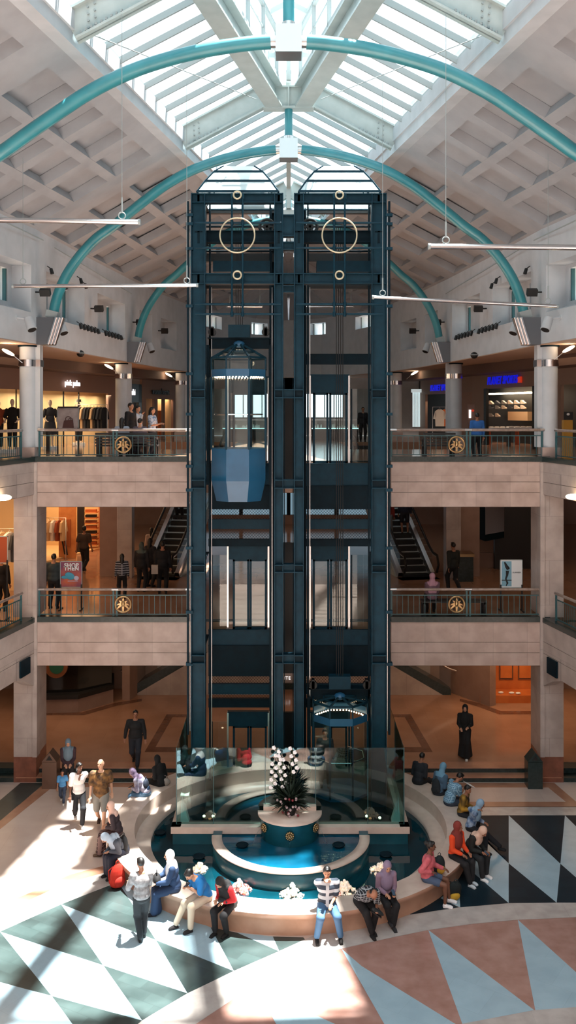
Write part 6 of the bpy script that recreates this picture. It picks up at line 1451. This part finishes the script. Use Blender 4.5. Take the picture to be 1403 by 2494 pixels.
person('man in a brown shirt riding the left escalator beside the man in blue', e+V((.4, .1, 0)), -10, 'stand', 1.68, 1, (92, 62, 44), (24, 22, 22), sleeve=.6, build=1.1, **FA)
person('woman in a cream top seen beyond the left escalator', V((X(369, 37), 37, F1)), 190, 'stand', 1.6, 1, (206, 180, 160), (30, 30, 34), hair='long', **FA)
e = onesc(1, 2.2)
person('woman in a red top and pale skirt riding the right escalator', e+V((-.45, 0, 0)), 175, 'stand', 1.66, 1, (130, 44, 36), (120, 128, 132), leg='skirt', hair='long', **FA)
person('person in dark blue with bare legs riding the right escalator', e+V((.25, .2, .1)), 180, 'stand', 1.68, 1, (32, 38, 56), (40, 42, 52), leg='shorts', hair='long', **FA)
person('man in dark camouflage clothes walking past the right escalator', V((X(1104, 32.3), 32.3, F1)), 200, 'walk', 1.7, 1, topm=cm((34, 36, 32), (20, 22, 20), 8), bottom=(22, 22, 24), **FA)
person('person in a pink headscarf sitting on the middle gallery bench with their back turned', V((X(1053, 28.7), 28.7, F1)), 180, 'sit', 1.62, 1, (96, 70, 80), (24, 24, 30), cover=(168, 124, 138), seat=.42, coverlen=.6, **FA)
person('shopper in black cut by the left picture edge on the middle gallery', V((X(4, 29.2), 29.2, F1)), 170, 'stand', 1.7, 1, (16, 16, 20), (16, 16, 20), **FA)
# --- upper gallery
pp = person('young man with glasses in a black top standing behind the upper left bench', V((X(318, 31), 31.0, F2)), 60, 'stand', 1.74, 0, (20, 20, 24), (24, 24, 30), **FA)
s = MB(); c = V((X(322, 31), 30.94, F2+1.63)); s.ring(c, .022, .004, (-.8, 1, 0), 14, 5); s.ring(c+V((.045, .03, 0)), .022, .004, (-.8, 1, 0), 14, 5); s.cyl(c+V((.02, 0, 0)), c+V((.03, .02, 0)), .004, n=5); tag(s.build('eyeglasses', m_black), 'glasses worn by the young man in black on the upper gallery', 'glasses')
person('person in a pale shirt, hand at mouth, behind the man with glasses', V((X(335, 32.6), 32.6, F2)), 70, 'stand', 1.66, 0, (186, 196, 208), (40, 44, 60), hr=(-.02, -.2, 1.40), **FA)
person('young woman in a blue patterned blouse standing at the upper left bench, hands raised', V((X(370, 30.2), 30.2, F2)), 75, 'stand', 1.6, 0, topm=cm((196, 206, 220), (96, 130, 170), 16), bottom=(30, 36, 50), hair='long', hl=(.08, -.3, 1.16), hr=(-.1, -.32, 1.14), sleeve=.6, **FA)
person('woman with dark hair sitting on the upper left bench, left of two', V((X(297, 28.75), 28.75, F2)), 180, 'sit', 1.58, 0, (150, 160, 176), (26, 28, 36), seat=.46, hair='long', **FA)
person('child with dark hair sitting on the upper left bench, right of two', V((X(341, 28.75), 28.75, F2)), 180, 'sit', 1.55, 0, (90, 84, 98), (26, 28, 36), seat=.46, **FA)
person('man in a blue shirt leaning at the upper right railing with his back turned', V((X(1162, 28.9), 28.9, F2)), 184, 'stand', 1.42, 1, (38, 92, 160), (18, 20, 26), build=1.2, **FA)
# goods on racks in the photo that hang right by the lift doors
person('shopper in black seen through the right lift on the upper gallery', V((X(884, 46), 46, F2)), 0, 'stand', 1.66, 1, (24, 24, 30), (20, 20, 24), **FA)
# ------------------------------------------------------------------ light, camera
w = bpy.data.worlds.new('sky'); bpy.context.scene.world = w; w.use_nodes = True
bg = w.node_tree.nodes['Background']; bg.inputs['Color'].default_value = (.80, .93, 1, 1); bg.inputs['Strength'].default_value = 3.0
sd = bpy.data.lights.new('sun', 'SUN'); sd.energy = 48; sd.angle = math.radians(1.2); sd.color = (1, .96, .9)
so = bpy.data.objects.new('sun', sd); C.objects.link(so)
so.rotation_euler = V((-3.0, -3.0, -18.7)).to_track_quat('-Z', 'Y').to_euler(); so.location = (4, 20, 30)
def area(name, loc, sx, sy, e, col=(1, .72, .46), rot=(0, 0, 0)):
    l = bpy.data.lights.new(name, 'AREA'); l.shape = 'RECTANGLE'; l.size = sx; l.size_y = sy; l.energy = e; l.color = col
    o = bpy.data.objects.new(name, l); C.objects.link(o); o.location = loc; o.rotation_euler = rot; return o
WARM = (1, .66, .40)
area('lobby_light', (-8, 32, 3.6), 5, 4, 95, WARM); area('lobby_light', (8, 32, 3.6), 5, 4, 95, WARM); area('lobby_light', (0, 32, 3.6), 6, 3, 50, WARM)
area('middle_light', (-9, 34, 8.3), 5, 8, 70, WARM); area('middle_light', (9, 34, 8.3), 5, 8, 50, WARM); area('middle_light', (0, 46, 8.3), 8, 6, 60, (1, .85, .7))
area('upper_light', (-10, 36, 12.7), 2, 14, 110, WARM); area('upper_light', (10, 36, 12.7), 2, 14, 110, WARM)
for l_ in (area('left_shop_light', (-9.9, 25.3, 3.2), 2, 3, 60, (1, .85, .62)),): pass
cd = bpy.data.cameras.new('camera'); co = bpy.data.objects.new('camera', cd); C.objects.link(co)
cd.sensor_fit = 'VERTICAL'; cd.sensor_height = 36; cd.lens = F*36/2494
cd.shift_y = -(1247-HZ)/2494; cd.shift_x = -(CX-701.5)/2494
co.location = (0, 0, H); co.rotation_euler = (math.pi/2, 0, 0); cd.clip_end = 400
sc = bpy.context.scene; sc.camera = co
sc.view_settings.view_transform = 'Standard'; sc.view_settings.look = 'None'; sc.view_settings.gamma = 1; sc.view_settings.exposure = -0.15
sc.cycles.use_denoising = True; sc.cycles.max_bounces = 10; sc.cycles.transparent_max_bounces = 24; sc.cycles.diffuse_bounces = 5; sc.cycles.glossy_bounces = 4
sc.cycles.sample_clamp_indirect = 6
